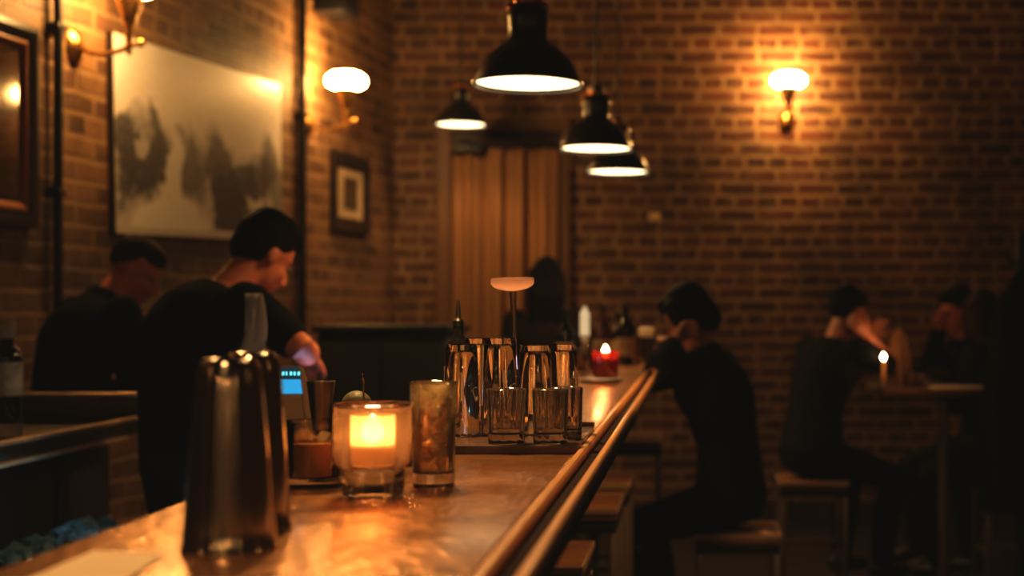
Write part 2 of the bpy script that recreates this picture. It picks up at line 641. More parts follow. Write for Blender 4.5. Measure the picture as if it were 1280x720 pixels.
# ------------------------------------------------------------------ pendants
def pendant_proto(label):
    t = thing('pendant_lamp', label, 'pendant lamp', (0, 0, 0), 0, 'black pendant lamps over the bar')
    k = .00224
    pr = [(67, 0), (66, 3), (64, 10), (58, 23), (49, 36), (38, 44), (27, 52), (24.5, 58), (24.5, 72), (25.5, 80), (24.5, 90), (20, 97), (13, 99), (13, 112), (8, 116), (0, 117)]
    inn = [(0, 49), (20, 48), (36, 41), (47, 34), (56, 22), (62, 10), (65, 1)]
    prof = [(r * k, z * k) for r, z in pr]
    mk('lamp_shade', lathe([(r * k, z * k) for r, z in inn] + prof, 56), m_iron, t)
    mk('rim_bead', lathe([(.150, -.004), (.154, -.001), (.154, .003), (.150, .005)], 56, closed=True), m_iron, t)
    mk('diffuser', lathe([(0, .004), (.08, .0045), (.143, .006), (.143, .010), (0, .012)], 56), m_lamp, t)
    for s in (-1, 1):
        mk('lug', ell3(bmesh.new(), (s * .047, 0, .213), (.013, .012, .017), 12, 8), m_copper, t)
    mk('collar', lathe([(.030, .216), (.040, .222), (.040, .232), (.030, .238)], 28), m_copper, t)
    mk('cord', T([(0, 0, .255), (0, 0, 2.6)], .006, 8), m_black, t)
    return t


def hang(o, px, py, Y, label=None):
    p = P(px, py, Y)
    o.location = p
    for c in o.children:
        pass
    return p


pl = [(660, 105, 3.98, 'black dome pendant lamp hanging over the near bar, largest of the four'),
      (745.5, 186, 5.86, 'black dome pendant lamp, second along the bar, above the red candle'),
      (772.5, 215, 6.75, 'black dome pendant lamp, third along the bar, partly behind another'),
      (576, 156, 8.45, 'black pendant lamp beside the top left corner of the curtained doorway')]
p0 = pendant_proto(pl[0][3])
for i, (px, py, Y, lb) in enumerate(pl):
    pos = P(px, py, Y)
    if i == 0:
        p0.location = pos
    else:
        dup(p0, pos, lb)
    l = lamp('overhead_spot_light', 'SPOT', pos - Vector((0, 0, .012)), (40, 34, 26, 14)[i], (1, .54, .19), .10, spot=math.radians(135), blend=.6)
l = lamp('stool_fill_light', 'SPOT', (1.0, 3.2, 2.9), 120, (1, .50, .16), .06, spot=math.radians(46), blend=.7)  # unseen spot added to light the tucked stool seats
l.rotation_euler = (Vector((-.25, 3.7, .8)) - Vector((1.0, 3.2, 2.9))).to_track_quat('-Z', 'Y').to_euler()
# unseen spots without lamp bodies, added above the near bar to light it
for Y, e in ((2.3, 60), (.6, 28)):
    lamp('overhead_spot_light', 'SPOT', (-.50, Y, 2.15), e, (1, .60, .25), .10, spot=math.radians(120), blend=.6)

# ------------------------------------------------------------------ left wall things
def wallthing(name, label, cat, px, py, off=0., group=None, roll=0.):
    t = thing(name, label, cat, onleft(px, py, off), LWR, group)
    if roll:
        t.rotation_mode = 'XYZ'
        t.rotation_euler = (Matrix.Rotation(LWR, 3, 'Z') @ Matrix.Rotation(roll, 3, 'Y')).to_euler()
    return t


def frame_bm(w, h, fw, dep, y0=0.):
    """mitred frame facing -y, outer size w x h, centred"""
    bm = bmesh.new()
    prof = [(0, 0), (0, -dep), (fw * .35, -dep * 1.15), (fw * .8, -dep * .8), (fw, -dep * .5), (fw, 0)]
    rings = []
    for sx, sz in ((-1, -1), (1, -1), (1, 1), (-1, 1)):
        rings.append([Vector((sx * (w / 2 - a), y0 + b, sz * (h / 2 - a))) for a, b in prof])
    rings.append(rings[0])
    vs = [[bm.verts.new(p) for p in r] for r in rings[:4]]
    for i in range(4):
        a, b = vs[i], vs[(i + 1) % 4]
        for k in range(len(prof)):
            l = (k + 1) % len(prof)
            bm.faces.new((a[k], b[k], b[l], a[l]))
    return bm


# the large sepia picture
pa, pb = onleft(133, 155), onleft(345, 205)
pw = (Vector((pb.x, pb.y)) - Vector((pa.x, pa.y))).length
ph = 254 / F * pa.y
pc = (pa + pb) / 2
pic = thing('wall_picture', 'large frameless sepia photograph of trees on the left brick wall', 'picture', (pc.x, pc.y, P(133, 155.5, pa.y).z - .008))
pic.rotation_euler = (Matrix.Rotation(LWR, 3, 'Z') @ Matrix.Rotation(-.030, 3, 'Y')).to_euler()
pic.location = Vector(pic.location) + LN * .0
NX, NZ = 190, 100
blobs = [  # u, v(from the bottom), ru, rv, darkness
    (.05, .50, .05, .10, .9), (.13, .36, .12, .25, .95), (.24, .28, .09, .26, .95), (.20, .52, .035, .16, .9), (.07, .22, .07, .2, .85), (.33, .50, .03, .1, .75), (.40, .34, .055, .22, .8),
    (.55, .40, .10, .22, .85), (.60, .20, .14, .22, .95), (.70, .32, .14, .16, .85), (.83, .36, .10, .17, .8), (.90, .48, .06, .2, .65), (.74, .12, .22, .12, .85), (.97, .3, .05, .2, .7)]
lights_ = [(.27, .05, .22, .18, 1.), (.305, .32, .045, .26, .95), (.12, .48, .03, .09, .5), (.70, .47, .06, .05, .6), (.80, .22, .05, .04, .7), (.50, .14, .03, .2, .6)]


def tone(u, v):
    n = Vector((noise.noise(Vector((u * 9, v * 5, 1))), noise.noise(Vector((u * 9, v * 5, 7))))) * .045
    n2 = Vector((noise.noise(Vector((u * 30, v * 18, 3))), noise.noise(Vector((u * 30, v * 18, 9))))) * .02
    x, y = u + n.x + n2.x, v + n.y * 1.6 + n2.y * 1.6
    t = .56 + .14 * v
    for bu, bv, ru, rv, d in blobs:
        q = math.hypot((x - bu) / ru, (y - bv) / rv)
        w = max(0, min(1, (1.25 - q) / .5)) * d
        t = t * (1 - w) + .018 * w
    for bu, bv, ru, rv, d in lights_:
        q = math.hypot((x - bu) / ru, (y - bv) / rv)
        w = max(0, min(1, (1.2 - q) / .35)) * d
        t = t * (1 - w) + .72 * w
    if v < .03 + .02 * u:
        t = .5
    return max(.02, t + .05 * noise.noise(Vector((u * 50, v * 30, 0))))


bm = bmesh.new()
lay = bm.verts.layers.float_color.new('tone')
g = []
for j in range(NZ + 1):
    r = []
    for i in range(NX + 1):
        u, v = i / NX, j / NZ
        vv = bm.verts.new(((u - .5) * (pw - .01), -.031, (v - .5) * (ph - .01)))
        q = tone(u, v)
        vv[lay] = (min(.95, q * 1.4), min(.95, q * 1.3), min(.95, q * 1.25), 1)
        r.append(vv)
    g.append(r)
for j in range(NZ):
    for i in range(NX):
        bm.faces.new((g[j][i], g[j][i + 1], g[j + 1][i + 1], g[j + 1][i]))
mk('backing_panel', B((-pw / 2, -.03, -ph / 2), (pw / 2, -.002, ph / 2), .002), m_frame_d, pic, smooth=False)
mk('photo_print', bm, vcol_mat('glossy sepia print', .5, .22), pic, smooth=False)

# framed mirror at the left edge
mw, mh = .9, 249 / F * onleft(38, 160).y
mp_ = onleft(38, 161)
t = thing('framed_mirror', 'dark framed mirror with gilt inner moulding on the left wall, cut by the frame', 'mirror', mp_ - Vector((LWS, 1, 0)).normalized() * mw / 2 + Vector((0, 0, 0)), LWR)
mk('frame', frame_bm(mw, mh, .06, .035), m_frame_d, t)
mk('inner_moulding', frame_bm(mw - .11, mh - .11, .03, .025), m_frame_o, t)
mk('mirror_glass', B((-mw / 2 + .06, -.012, -mh / 2 + .06), (mw / 2 - .06, -.004, mh / 2 - .06)), m_mirror, t, smooth=False)

# small black framed picture
a, b = onleft(412, 240), onleft(457, 245)
sw_ = (Vector((a.x, a.y)) - Vector((b.x, b.y))).length
sh_ = 98 / F * (a.y + b.y) / 2
t = thing('framed_picture', 'small black framed print with cream mount, hung by the room corner', 'picture', (a + b) / 2, LWR)
mk('frame', frame_bm(sw_, sh_, .085, .03), m_frame_d, t)
mk('mount', B((-sw_ / 2 + .07, -.012, -sh_ / 2 + .06), (sw_ / 2 - .07, -.002, sh_ / 2 - .06)), m_mat, t, smooth=False)
bm = B((-sw_ * .18, -.016, -sh_ * .2), (sw_ * .18, -.0125, sh_ * .2))
mk('print', bm, M('brown print', (.10, .06, .035), .5, var=.7, scale=18), t, smooth=False)

# pipes and speaker
for px, r, lb in ((63, .017, 'thin dark pipe running up the brick between mirror and sconce'), (371, .022, 'dark vertical pipe on the brick beside the glowing corner sconce')):
    q = onleft(px, 300, .03)
    t = thing('wall_pipe', lb, 'pipe', (q.x, q.y, 0), LWR, 'pipes on the left wall')
    mk('pipe', T([(0, 0, .0), (0, 0, H)], r, 14, dome=False), m_black, t)
    for z in (.8, 1.75, 2.35, 3.2):
        mk('bracket', B((-r * 1.5, -r * 1.1, z), (r * 1.5, .03, z + .03), .004), m_black, t)
q = onleft(394, 5, .12)
t = thing('wall_speaker', 'small black loudspeaker mounted high on the left wall', 'speaker', q, LWR)
mk('cabinet', B((-.15, -.08, -.07), (.12, .08, .14), .012), m_black, t)
mk('grille', B((-.135, -.092, -.055), (.105, -.078, .125), .006), m_iron, t)
mk('wall_bracket', T([(0, .07, .03), (0, .12, .03)], .018, 10), m_black, t)

# switch plate and small white notice on far wall
q = P(818, 272, YB)
t = thing('light_switch', 'small ivory switch plate on the far brick wall above the bar end', 'switch', (q.x, YB, q.z))
mk('plate', B((-.038, -.010, -.03), (.038, 0, .03), .004), m_sw, t)
mk('rocker', B((-.014, -.016, -.012), (.014, -.009, .012), .003), m_sw, t)

# ------------------------------------------------------------------ the bar
BL, BR0 = -.555, -.170
Y0, Y1 = -.6, 6.3
t = thing('bar_counter', 'long burnished copper bar top with two varnished rails along its edge', 'bar top', ((BL + BR0) / 2, 2.8, BAR - .05))
ox, oy, oz = t.location
mk('counter_slab', shift(B((BL, Y0, BAR - .045), (BR0, Y1, BAR), .006, 3), (-ox, -oy, -oz)), m_bar, t)
mk('groove', shift(B((BR0 - .002, Y0, BAR - .020), (-.121, Y1, BAR - .006), .002), (-ox, -oy, -oz)), m_groove, t)
for xr in (-.1625, -.1295):
    bm = bmesh.new()
    n = 14
    ra, rb = [], []
    w, h = (.0068, .0095)
    for yy in (Y0, 1.2, 2.4, 3.6, 4.8, Y1):
        rb.append([Vector((xr + w * math.copysign(abs(math.cos(2 * PI * k / n)) ** .8, math.cos(2 * PI * k / n)), yy, BAR - .001 + h * math.sin(2 * PI * k / n))) for k in range(n)])
    loft(bm, rb)
    mk('edge_rail', shift(bm, (-ox, -oy, -oz)), m_rail, t)
t = thing('bar_cabinet', 'black panelled bar base under the copper bar top', 'bar', (-.75, 2.8, 0))
mk('front_panel', B((.17, -3.4, .0), (.20, 3.5, BAR - .06 - 0.0), .004), m_barbody, t)
mk('base_cabinet', B((-.18, -3.4, 0), (.17, 3.5, .80), .01), m_barbody, t)

# --------------------------------------------- things on the near bar
def tin(loc, rb, rt, h, label):
    """inverted shaker tin: wide mouth down"""
    t = thing('shaker_tin', label, 'cocktail shaker', loc, 0, 'inverted steel shaker tins')
    prof = [(rb - .0012, .0), (rb + .0012, .0), (rb + .0018, .002), (rb + .0012, .004), (rb, .006), (rb * .985, .02), (rb + (rt - rb) * .45, h * .45),
            (rt + (rb - rt) * .12, h * .86), (rt, h - .008), (rt - .003, h - .002), (rt - .008, h), (0, h - .001)]
    inn = [(0, h - .0025), (rt - .009, h - .003), (rt - .0015, h - .009), (rb - .0015, .008)]
    mk('tin_body', lathe(inn + prof, 64), m_steel, t)
    mk('base_ring', lathe([(rt - .009, h - .0005), (rt - .006, h + .0012), (rt - .003, h - .0005)], 48, closed=True), m_steel, t)
    return t


tin(onbar(287, 1.215), .0385, .0262, .163, 'front inverted steel shaker tin on near end of the bar')
tin(onbar(316, 1.335), .0345, .0252, .165, 'steel shaker tin standing right behind the front tin')

# cream paper slip
bm = bmesh.new()
a = [(-.510, 1.206), (-.443, 1.190), (-.418, .98), (-.503, .99)]
box(bm, (0, 0, 0), (1, 1, 1))
bm.verts.ensure_lookup_table()
for v in bm.verts:
    u, w, z = round(v.co.x), round(v.co.y), v.co.z
    q = {(0, 1): a[0], (1, 1): a[1], (1, 0): a[2], (0, 0): a[3]}[(u, w)]
    v.co = Vector((q[0] + .465, q[1] - 1.1, .0015 * z + .0002))
tag(mk('paper_slip', bm, m_paper, None, (-.465, 1.1, BAR), smooth=False), 'cream paper slip lying flat on the bar in front of shaker tins', 'paper')


def glass_prof(rb, rt, h, base=.008, wall=.0022, foot=None):
    f = foot or rb
    return [(0, 0), (f - .002, 0), (f, .0015), (f, .004), (rb, base * .8), (rb + (rt - rb) * .5, h * .5), (rt, h - .001), (rt - wall * .5, h), (rt - wall, h - .001),
            (rb + (rt - rb) * .5 - wall, h * .5), (rb - wall, base + .003), (rb - wall - .003, base), (0, base)]


# rocks glass with amber drink
ROC = onbar(391, 1.668)
t = thing('rocks_glass', 'rocks glass of orange cocktail beside the amber candle holder', 'glass', ROC)
mk('glass_base', lathe([(0, 0), (.031, 0), (.033, .0015), (.0333, .012), (.030, .0128), (0, .0128)], 48), m_glass, t)
mk('glass_wall', lathe([(.0333, .0125), (.035, .045), (.0365, .076), (.0357, .077), (.0350, .076), (.0335, .045), (.0318, .0132)], 48), m_thin, t)
mk('drink', lathe([(0, .0136), (.0312, .0136), (.0322, .03), (.0330, .052), (0, .052)], 40), m_liq_amber, t)


def ice_cube(loc, s, seedv, label, group, mat=None):
    bm = bmesh.new()
    bmesh.ops.create_cube(bm, size=s)
    bmesh.ops.bevel(bm, geom=list(bm.edges), offset=s * .16, segments=2, affect='EDGES')
    R = random.Random(seedv)
    for v in bm.verts:
        v.co += Vector((R.uniform(-1, 1), R.uniform(-1, 1), R.uniform(-1, 1))) * s * .035
    o = mk('ice_cube', bm, mat or m_ice, None, loc, rot=(R.uniform(0, 1), R.uniform(0, 1), R.uniform(0, 3)))
    return tag(o, label, 'ice', group)


ice_cube(ROC + Vector((-.009, -.003, .052)), .024, 1, 'ice cube floating in the orange cocktail', 'ice cubes in the orange cocktail', m_ice_a)
ice_cube(ROC + Vector((.013, .010, .050)), .022, 2, 'ice cube floating in the orange cocktail', 'ice cubes in the orange cocktail', m_ice_a)

# amber candle holder
CAN = onbar(466, 1.58)
t = thing('candle_holder', 'frosted amber glass candle holder with lit tealight on the near bar', 'candle holder', CAN)
mk('glass_base', lathe([(0, 0), (.030, 0), (.0335, .003), (.0345, .012), (.036, .024), (.034, .030), (0, .031)], 56), m_glass, t)
prof = [(.035, .0315), (.0405, .037), (.0425, .045), (.043, .07), (.043, .1015)]
mk('glass_bowl', loft(bmesh.new(), [[Vector((r * math.cos(2 * PI * k / 56), r * math.sin(2 * PI * k / 56), z)) for k in range(56)] for r, z in prof], cap=False), m_votive, t)
mk('glass_rim', lathe([(.0418, .1005), (.0432, .1002), (.0445, .1015), (.0432, .103), (.0418, .1025)], 56, closed=True), m_glass, t)
tl_ = mk('tealight', lathe([(0, .034), (.022, .034), (.0225, .036), (.0225, .057), (.021, .058), (.0, .0575)], 32), m_wax, t)
mk('flame', lathe([(0, .0585), (.009, .062), (.013, .069), (.0115, .077), (.006, .085), (0, .091)], 20), m_flame, tl_)
mk('glow_cup', lathe([(.0235, .036), (.0245, .04), (.0245, .090), (.0232, .0905), (.0230, .040)], 40), m_inner, t)  # cup added round the flame to spread it into a white glow
lamp('candle_flame_light', 'POINT', CAN + Vector((0, -.0, .074)), .10, (1, .70, .44), .012)

# tall glass with ice
TAL = onbar(542, 1.675)
t = thing('tall_glass', 'tall clear glass filled with ice cubes beside the serving tray', 'glass', TAL)
mk('glass_base', lathe([(0, 0), (.0225, 0), (.0243, .0015), (.0247, .016), (.022, .0175), (0, .0175)], 56), m_glass, t)
mk('glass_wall', lathe([(.0247, .0172), (.026, .07), (.0275, .121), (.0268, .122), (.0261, .121), (.0245, .07), (.0230, .018)], 56, flute=(14, .02, .118, .03, .0252)), m_thin_f, t)
mk('rim', lathe([(.0266, .1208), (.0274, .1205), (.0281, .1215), (.0274, .1226), (.0266, .1222)], 56, closed=True), m_glass, t)
R = random.Random(5)
for k in range(11):
    an = k * 2.5
    ice_cube(TAL + Vector((.0118 * math.cos(an), .0118 * math.sin(an), .0275 + k * .0084)), .0150, 20 + k,
             'clear ice cube stacked inside the tall glass', 'ice cubes in the tall glass')

# card terminal
tp = onbar(357, 1.76)
t = thing('card_terminal', 'tan card terminal with lit blue screen standing behind the shaker tins', 'card terminal', tp, rot=(-.10, 0, 0))
bm = B((-.5, -.012, 0), (.5, .012, .138), 0)
for v in bm.verts:
    k = 1 - v.co.z / .138
    v.co.x = math.copysign(.017 + .022 * k, v.co.x)
bmesh.ops.bevel(bm, geom=list(bm.edges), offset=.003, segments=2, affect='EDGES')
mk('terminal_body', bm, m_plastic_t, t)


def trap(z0, z1, y, ins=.002):
    bm = bmesh.new()
    w = lambda z: .017 + .022 * (1 - z / .138) - ins
    q = [(-w(z0), y, z0), (w(z0), y, z0), (w(z1), y, z1), (-w(z1), y, z1)]
    q2 = [(x, yy + .004, z) for x, yy, z in q]
    loft(bm, [[Vector(p) for p in q], [Vector(p) for p in q2]])
    return bm


mk('screen_header', trap(.121, .1355, -.0140), m_screen_d, t, smooth=False)
scn = mk('screen', trap(.103, .1205, -.0138), m_screen, t, smooth=False)
for i, w in enumerate((.003, .0018, .003, .0025, .003)):
    x = -.004 + i * .0048
    mk('screen_letter', B((x, -.0148, .1255), (x + w, -.0142, .130)), m_text, t, smooth=False)

# small steel cup behind the rocks glass
t = thing('steel_cup', 'small dark steel measuring cup behind the orange cocktail', 'jigger', onbar(400, 1.87))
mk('upper_cup', lathe([(0, .05), (.010, .05), (.0125, .054), (.018, .10), (.0196, .114), (.0186, .114), (.0165, .10), (.011, .056), (0, .054)], 40), m_steel_d, t)
mk('lower_cup', lathe([(.0185, 0), (.0195, 0), (.018, .015), (.0125, .046), (.010, .05), (.0, .05), (0, .047), (.009, .046), (.0165, .015)], 40), m_steel_d, t)

# garnish caddy behind the candle
gx = onbar(473, 1.95)
t = thing('garnish_caddy', 'black garnish caddy standing between candle holder and serving tray', 'caddy', gx)
bm = bmesh.new()
W, D, Hh = .052, .045, .075
box(bm, (-W, -D, 0), (W, D, .006))
for lo, hi in (((-W, -D, .006), (-W + .004, D, Hh)), ((W - .004, -D, .006), (W, D, Hh)), ((-W + .004, -D, .006), (W - .004, -D + .004, Hh)), ((-W + .004, D - .004, .006), (W - .004, D, Hh))):
    box(bm, lo, hi)
mk('caddy_body', bm, m_black, t, smooth=False)
mk('divider', B((-.002, -D + .004, .006), (.002, D - .004, Hh - .01)), m_black, t, smooth=False)
mk('inner_floor', B((-W + .004, -D + .004, .055), (W - .004, D - .004, .058)), m_steel_d, t, smooth=False)
bm = ell3(bmesh.new(), (0, 0, 0), (.0205, .0205, .0195), 24, 14)
tag(mk('lime', bm, m_lime, None, gx + Vector((-.030, .0, .0775))), 'whole dull lime in the garnish caddy', 'lime')
for k, (x, y, r) in enumerate(((.018, -.02, .3), (.034, .0, 1.1), (.022, .022, 2.2))):
    bm = bmesh.new()
    rr = []
    for i in range(9):
        a = -PI / 2 + PI * i / 8
        c, s = math.cos(a), math.sin(a)
        rr.append([Vector((.016 * s, .0, .0 + .0)), Vector((.016 * s, .010 * c, .011 * c)), Vector((.016 * s, -.010 * c, .011 * c))] if 0 < i < 8 else [Vector((.016 * s, 0, 0))])
    loft(bm, rr)
    tag(mk('citrus_wedge', bm, m_lemon, None, gx + Vector((x, y, .0585)), r), 'orange citrus wedge lying in the garnish caddy', 'citrus wedge', 'citrus wedges in the caddy')
t = thing('bar_spoon', 'thin steel bar spoon upright in the garnish caddy', 'spoon', gx + Vector((-.011, -.03, .059)), rot=(.05, -.06, 0))
mk('handle', T([(0, 0, .0), (0, 0, .035), (.001, 0, .05)], .0014, 8), m_steel, t)
mk('tip', ell3(bmesh.new(), (.001, 0, .056), (.003, .002, .008), 12, 8), m_steel, t)

# serving tray
TZ = BAR + .0126
t = thing('serving_tray', 'dark wooden serving tray holding upturned glasses', 'tray', (-.285, 2.225, BAR))
mk('tray_board', B((-.117, -.178, 0), (.117, .178, .0126), .002), m_wood_t, t)
mk('tray_lip', B((-.117, .170, .0126), (.117, .178, .020), .001), m_wood_t, t)


def pint(px, Y, h, label, rt=.0245, rr=.0295):
    t = thing('pint_glass', label, 'glass', onbar(px, Y, TZ), 0, 'upturned tall glasses on the tray')
    pr = [(rr - .0022, .001), (rr - .001, 0), (rr, .001), (rr - .0005, .01), (rt + (rr - rt) * .45, h * .5), (rt, h - .006), (rt - .002, h), (rt - .004, h - .001), (0, h - .0015),
          (0, h - .012), (rt - .005, h - .012), (rt - .0022, h - .018), (rt + (rr - rt) * .45 - .0022, h * .5)]
    bm = lathe(pr, 48, flute=(12, .0, h - .02, .02, rt - .0006), closed=True)
    mk('glass_body', bm, m_glass, t)
    return t


pint(577, 2.22, .142, 'upturned tall glass at the rear left of the tray behind the iced drink')
pint(625, 2.22, .152, 'upturned tall glass left of the stemmed glass, tallest on the tray')
pint(669, 2.22, .141, 'upturned tall glass just right of the long glass stem')
pint(703, 2.285, .141, 'upturned tall glass at the rear right corner of the tray', .023, .028)
pint(600, 2.335, .150, 'upturned tall glass in back row of the tray, mostly hidden')


def short(px, Y, r, h, label):
    t = thing('shot_glass', label, 'glass', onbar(px, Y, TZ), 0, 'short glasses at the tray front')
    mk('glass_body', lathe(glass_prof(r * .94, r, h, .014, .0024), 48, flute=(10, .008, h - .006, .09, r * .9)), m_glass_t, t)


short(633, 2.085, .0285, .080, 'short fluted glass at the front centre of the tray')
short(688, 2.087, .0270, .080, 'short fluted glass at the front right corner of the tray')
short(709, 2.158, .0240, .079, 'short fluted glass behind the front right one on the tray')

# upturned stemmed glass
q = onbar(647, 2.345, TZ)
t = thing('stemmed_glass', 'upturned stemmed cocktail glass with its round foot high above the tray', 'glass', q, rot=(0, -.035, 0))
hh = .249
mk('bowl', lathe([(.036, 0), (.0375, .001), (.0375, .004), (.036, .03), (.028, .065), (.012, .090), (.005, .098), (0, .098), (0, .095), (.010, .086), (.026, .063), (.034, .03)], 48, closed=False), m_glass, t)
mk('stem', T([(0, 0, .096), (0, 0, .13), (0, 0, .19), (0, 0, hh - .02)], [.0052, .0042, .0044, .006], 16, dome=False), m_glass, t)
bm = lathe([(0, hh - .022), (.010, hh - .021), (.024, hh - .018), (.031, hh - .0145), (.0352, hh - .010), (.0358, hh - .003), (.034, hh), (0, hh - .001)], 56, flute=(22, hh - .03, hh, .03, .01))
mk('foot', bm, m_foot, t)

# bitters bottle behind the tray
q = onbar(573, 2.50)
t = thing('bitters_bottle', 'small dark bitters bottle with long pourer behind the tray', 'bottle', q)
mk('bottle_body', lathe([(0, 0), (.022, 0), (.024, .003), (.024, .135), (.022, .146), (.014, .157), (.009, .166), (.009, .185), (0, .186)], 36), m_bottle_d, t)
mk('pourer', lathe([(.0095, .180), (.0095, .190), (.005, .194), (.004, .21), (.002, .226), (0, .226)], 20), m_steel_d, t)
mk('bottle_label', lathe([(.0243, .03), (.0246, .03), (.0246, .11), (.0243, .11)], 36, closed=True), m_label, t)

# --------------------------------------------- things on the far bar
R4 = onbar(757, 4.2)
t = thing('red_votive', 'red glass votive candle burning on the far bar', 'candle holder', R4 + Vector((0, 0, .012)))
pr = [(.030, .0), (.034, .002), (.0365, .02), (.038, .055), (.038, .08)]
mk('glass_cup', loft(bmesh.new(), [[Vector((r * math.cos(2 * PI * k / 40), r * math.sin(2 * PI * k / 40), z)) for k in range(40)] for r, z in pr], cap=False), m_votive_red, t)
w_ = mk('wax', lathe([(0, .002), (.030, .002), (.034, .05), (.033, .058), (0, .057)], 36), m_wax, t)
mk('flame', lathe([(0, .062), (.007, .066), (.011, .074), (.008, .084), (.004, .092), (0, .098)], 16), m_flame, w_)
lamp('red_candle_light', 'POINT', R4 + Vector((0, 0, .115)), .35, (1, .42, .12), .012)
t = tag(mk('saucer', lathe([(0, 0), (.05, 0), (.064, .006), (.067, .010), (.064, .0105), (.05, .006), (0, .005)], 40), m_steel_d, None, R4 + Vector((-.015, 0, 0))), 'dark saucer under the red votive candle', 'saucer')


def bottle(loc, r, h, mat, label, name='liquor_bottle', lab=True, capm=None, group='bottles on the far bar'):
    t = thing(name, label, 'bottle', loc, 0, group)
    mk('bottle_body', lathe([(0, 0), (r * .92, 0), (r, .004), (r, h * .55), (r * .93, h * .62), (r * .5, h * .73), (r * .36, h * .80), (r * .34, h * .92), (0, h * .92)], 32), mat, t)
    mk('bottle_cap', lathe([(0, h * .915), (r * .42, h * .915), (r * .42, h * .995), (r * .38, h), (0, h)], 20), capm or m_black, t)
    if lab:
        mk('bottle_label', lathe([(r * 1.005, h * .14), (r * 1.02, h * .14), (r * 1.02, h * .44), (r * 1.005, h * .44)], 32, closed=True), m_label, t)
    return t


bottle(onbar(753, 5.45), .034, .235, m_bottle_g, 'brown bottle on the far bar right of the white candle')
bottle(onbar(782, 5.65), .036, .245, m_bottle_d, 'black bottle on the far bar left of the napkin box')
bottle(onbar(772, 5.9), .030, .21, m_bottle_d, 'dark slender bottle between the two larger far bottles')
bottle(onbar(795, 5.75), .022, .16, m_bottle_g, 'small amber bottle close beside the napkin box', lab=False)
bottle(onbar(706, 5.2), .034, .22, m_bottle_d, 'dark bottle on the far bar in front of the standing woman')
q = onbar(731, 5.35)
t = thing('candlestick', 'white candle in a low glass candlestick on the far bar', 'candlestick', q)
mk('candle', lathe([(0, .12), (.0175, .12), (.018, .122), (.0175, .205), (.010, .214), (.006, .228), (0, .23)], 24), M('white wax', (.95, .85, .65), .5, emit=(1, .75, .42), es=.45), t)
mk('holder', lathe([(0, 0), (.03, 0), (.031, .005), (.012, .02), (.010, .09), (.022, .115), (.02, .1195), (0, .1195)], 28), m_glass, t)
for px, Y, lb, c in ((723, 4.75, 'short tumbler of amber drink left of the red candle', m_liq_whisky), (741, 4.95, 'short tumbler of peach drink behind the red candle', m_liq_amber)):
    t = thing('tumbler', lb, 'glass', onbar(px, Y), 0, 'tumblers on the far bar')
    mk('glass_body', lathe(glass_prof(.031, .035, .09, .01), 36), m_glass, t)
    mk('drink', lathe([(0, .0105), (.028, .0105), (.031, .06), (0, .06)], 30), c, t)
q = onbar(808, 6.0)
t = thing('napkin_box', 'black napkin box stacked with cream napkins at the far bar end', 'napkin box', q)
bm = bmesh.new()
box(bm, (-.036, -.04, 0), (.036, .04, .008))
for lo, hi in (((-.036, -.04, .008), (-.032, .04, .105)), ((.032, -.04, .008), (.036, .04, .105)), ((-.032, -.04, .008), (.032, -.036, .105)), ((-.032, .036, .008), (.032, .04, .105))):
    box(bm, lo, hi)
mk('box_body', bm, m_black, t, smooth=False)
bm = bmesh.new()
for k in range(10):
    box(bm, (-.0315, -.0355, .0082 + k * .0135), (.0315, .0355, .0205 + k * .0135), .003, 1)
o = mk('napkin_stack', bm, m_white, None, q)
tag(o, 'stack of cream napkins filling the black napkin box', 'napkins', kind='stuff')

# ------------------------------------------------------------------ behind the bar, left
t = thing('back_counter', 'stainless steel back counter with raised rim beside the left wall', 'counter', (-1.9, 3.2, 0))
cx0, cx1, cy1, cz = -.46, .28, 1.0, 1.02
mk('worktop', B((cx0, -1.2, cz - .035), (cx1 - .02, cy1, cz - .02), .003), m_steel_d, t)
mk('rim_lip', B((cx1 - .022, -1.2, cz - .009), (cx1 + .001, cy1, cz + .002), .003), m_edge, t)  # lips kept bright to draw the rim's lit edges
mk('lower_lip', B((cx1 - .02, -1.2, cz - .058), (cx1 + .006, cy1, cz - .046), .003), m_edge, t)
mk('front_rim', B((cx1 - .02, -1.2, cz - .046), (cx1 - .003, cy1, cz - .007), .002), M('brushed shadowed steel', (.12, .10, .08), .4, metal=1, var=.2, scale=20), t)  # shade between the lips put into a darker steel
mk('splash_lip', B((cx0, cy1 - .018, cz + .060), (cx1 - .02, cy1 + .002, cz + .070), .003), m_edge, t)
mk('end_splash', B((cx0, cy1 - .015, cz - .02), (cx1 - .02, cy1, cz + .060), .003), M('shaded splash steel', (.07, .055, .04), .45, metal=1, var=.2, scale=20), t)  # splash face coloured dark as shade below its lit top edge
mk('cabinet_body', B((cx0, -1.2, 0), (cx1 - .10, cy1 - .02, cz - .05), .006), m_barbody, t)
for yy in (-.6, .2, .75):
    mk('cabinet_door', B((cx1 - .10, yy - .35 if yy < .7 else yy - .12, .12), (cx1 - .085, yy + .38 if yy < .7 else yy + .2, cz - .08), .004), m_barbody, t)
q = (-1.645 + .0, 3.58, 0)
t = thing('ice_bin', 'black ice bin in front of the steel back counter', 'ice bin', (-1.54, 3.56, 0))
bm = bmesh.new()
for lo, hi in (((-.075, -.46, 0), (.075, .20, .62)), ((-.075, -.46, .62), (-.067, .20, .74)), ((.067, -.46, .62), (.075, .20, .74)), ((-.067, -.46, .62), (.067, -.452, .74)), ((-.067, .192, .62), (.067, .20, .74))):
    box(bm, lo, hi)
mk('bin_body', bm, m_barbody, t, smooth=False)
bm = bmesh.new()
R = random.Random(11)
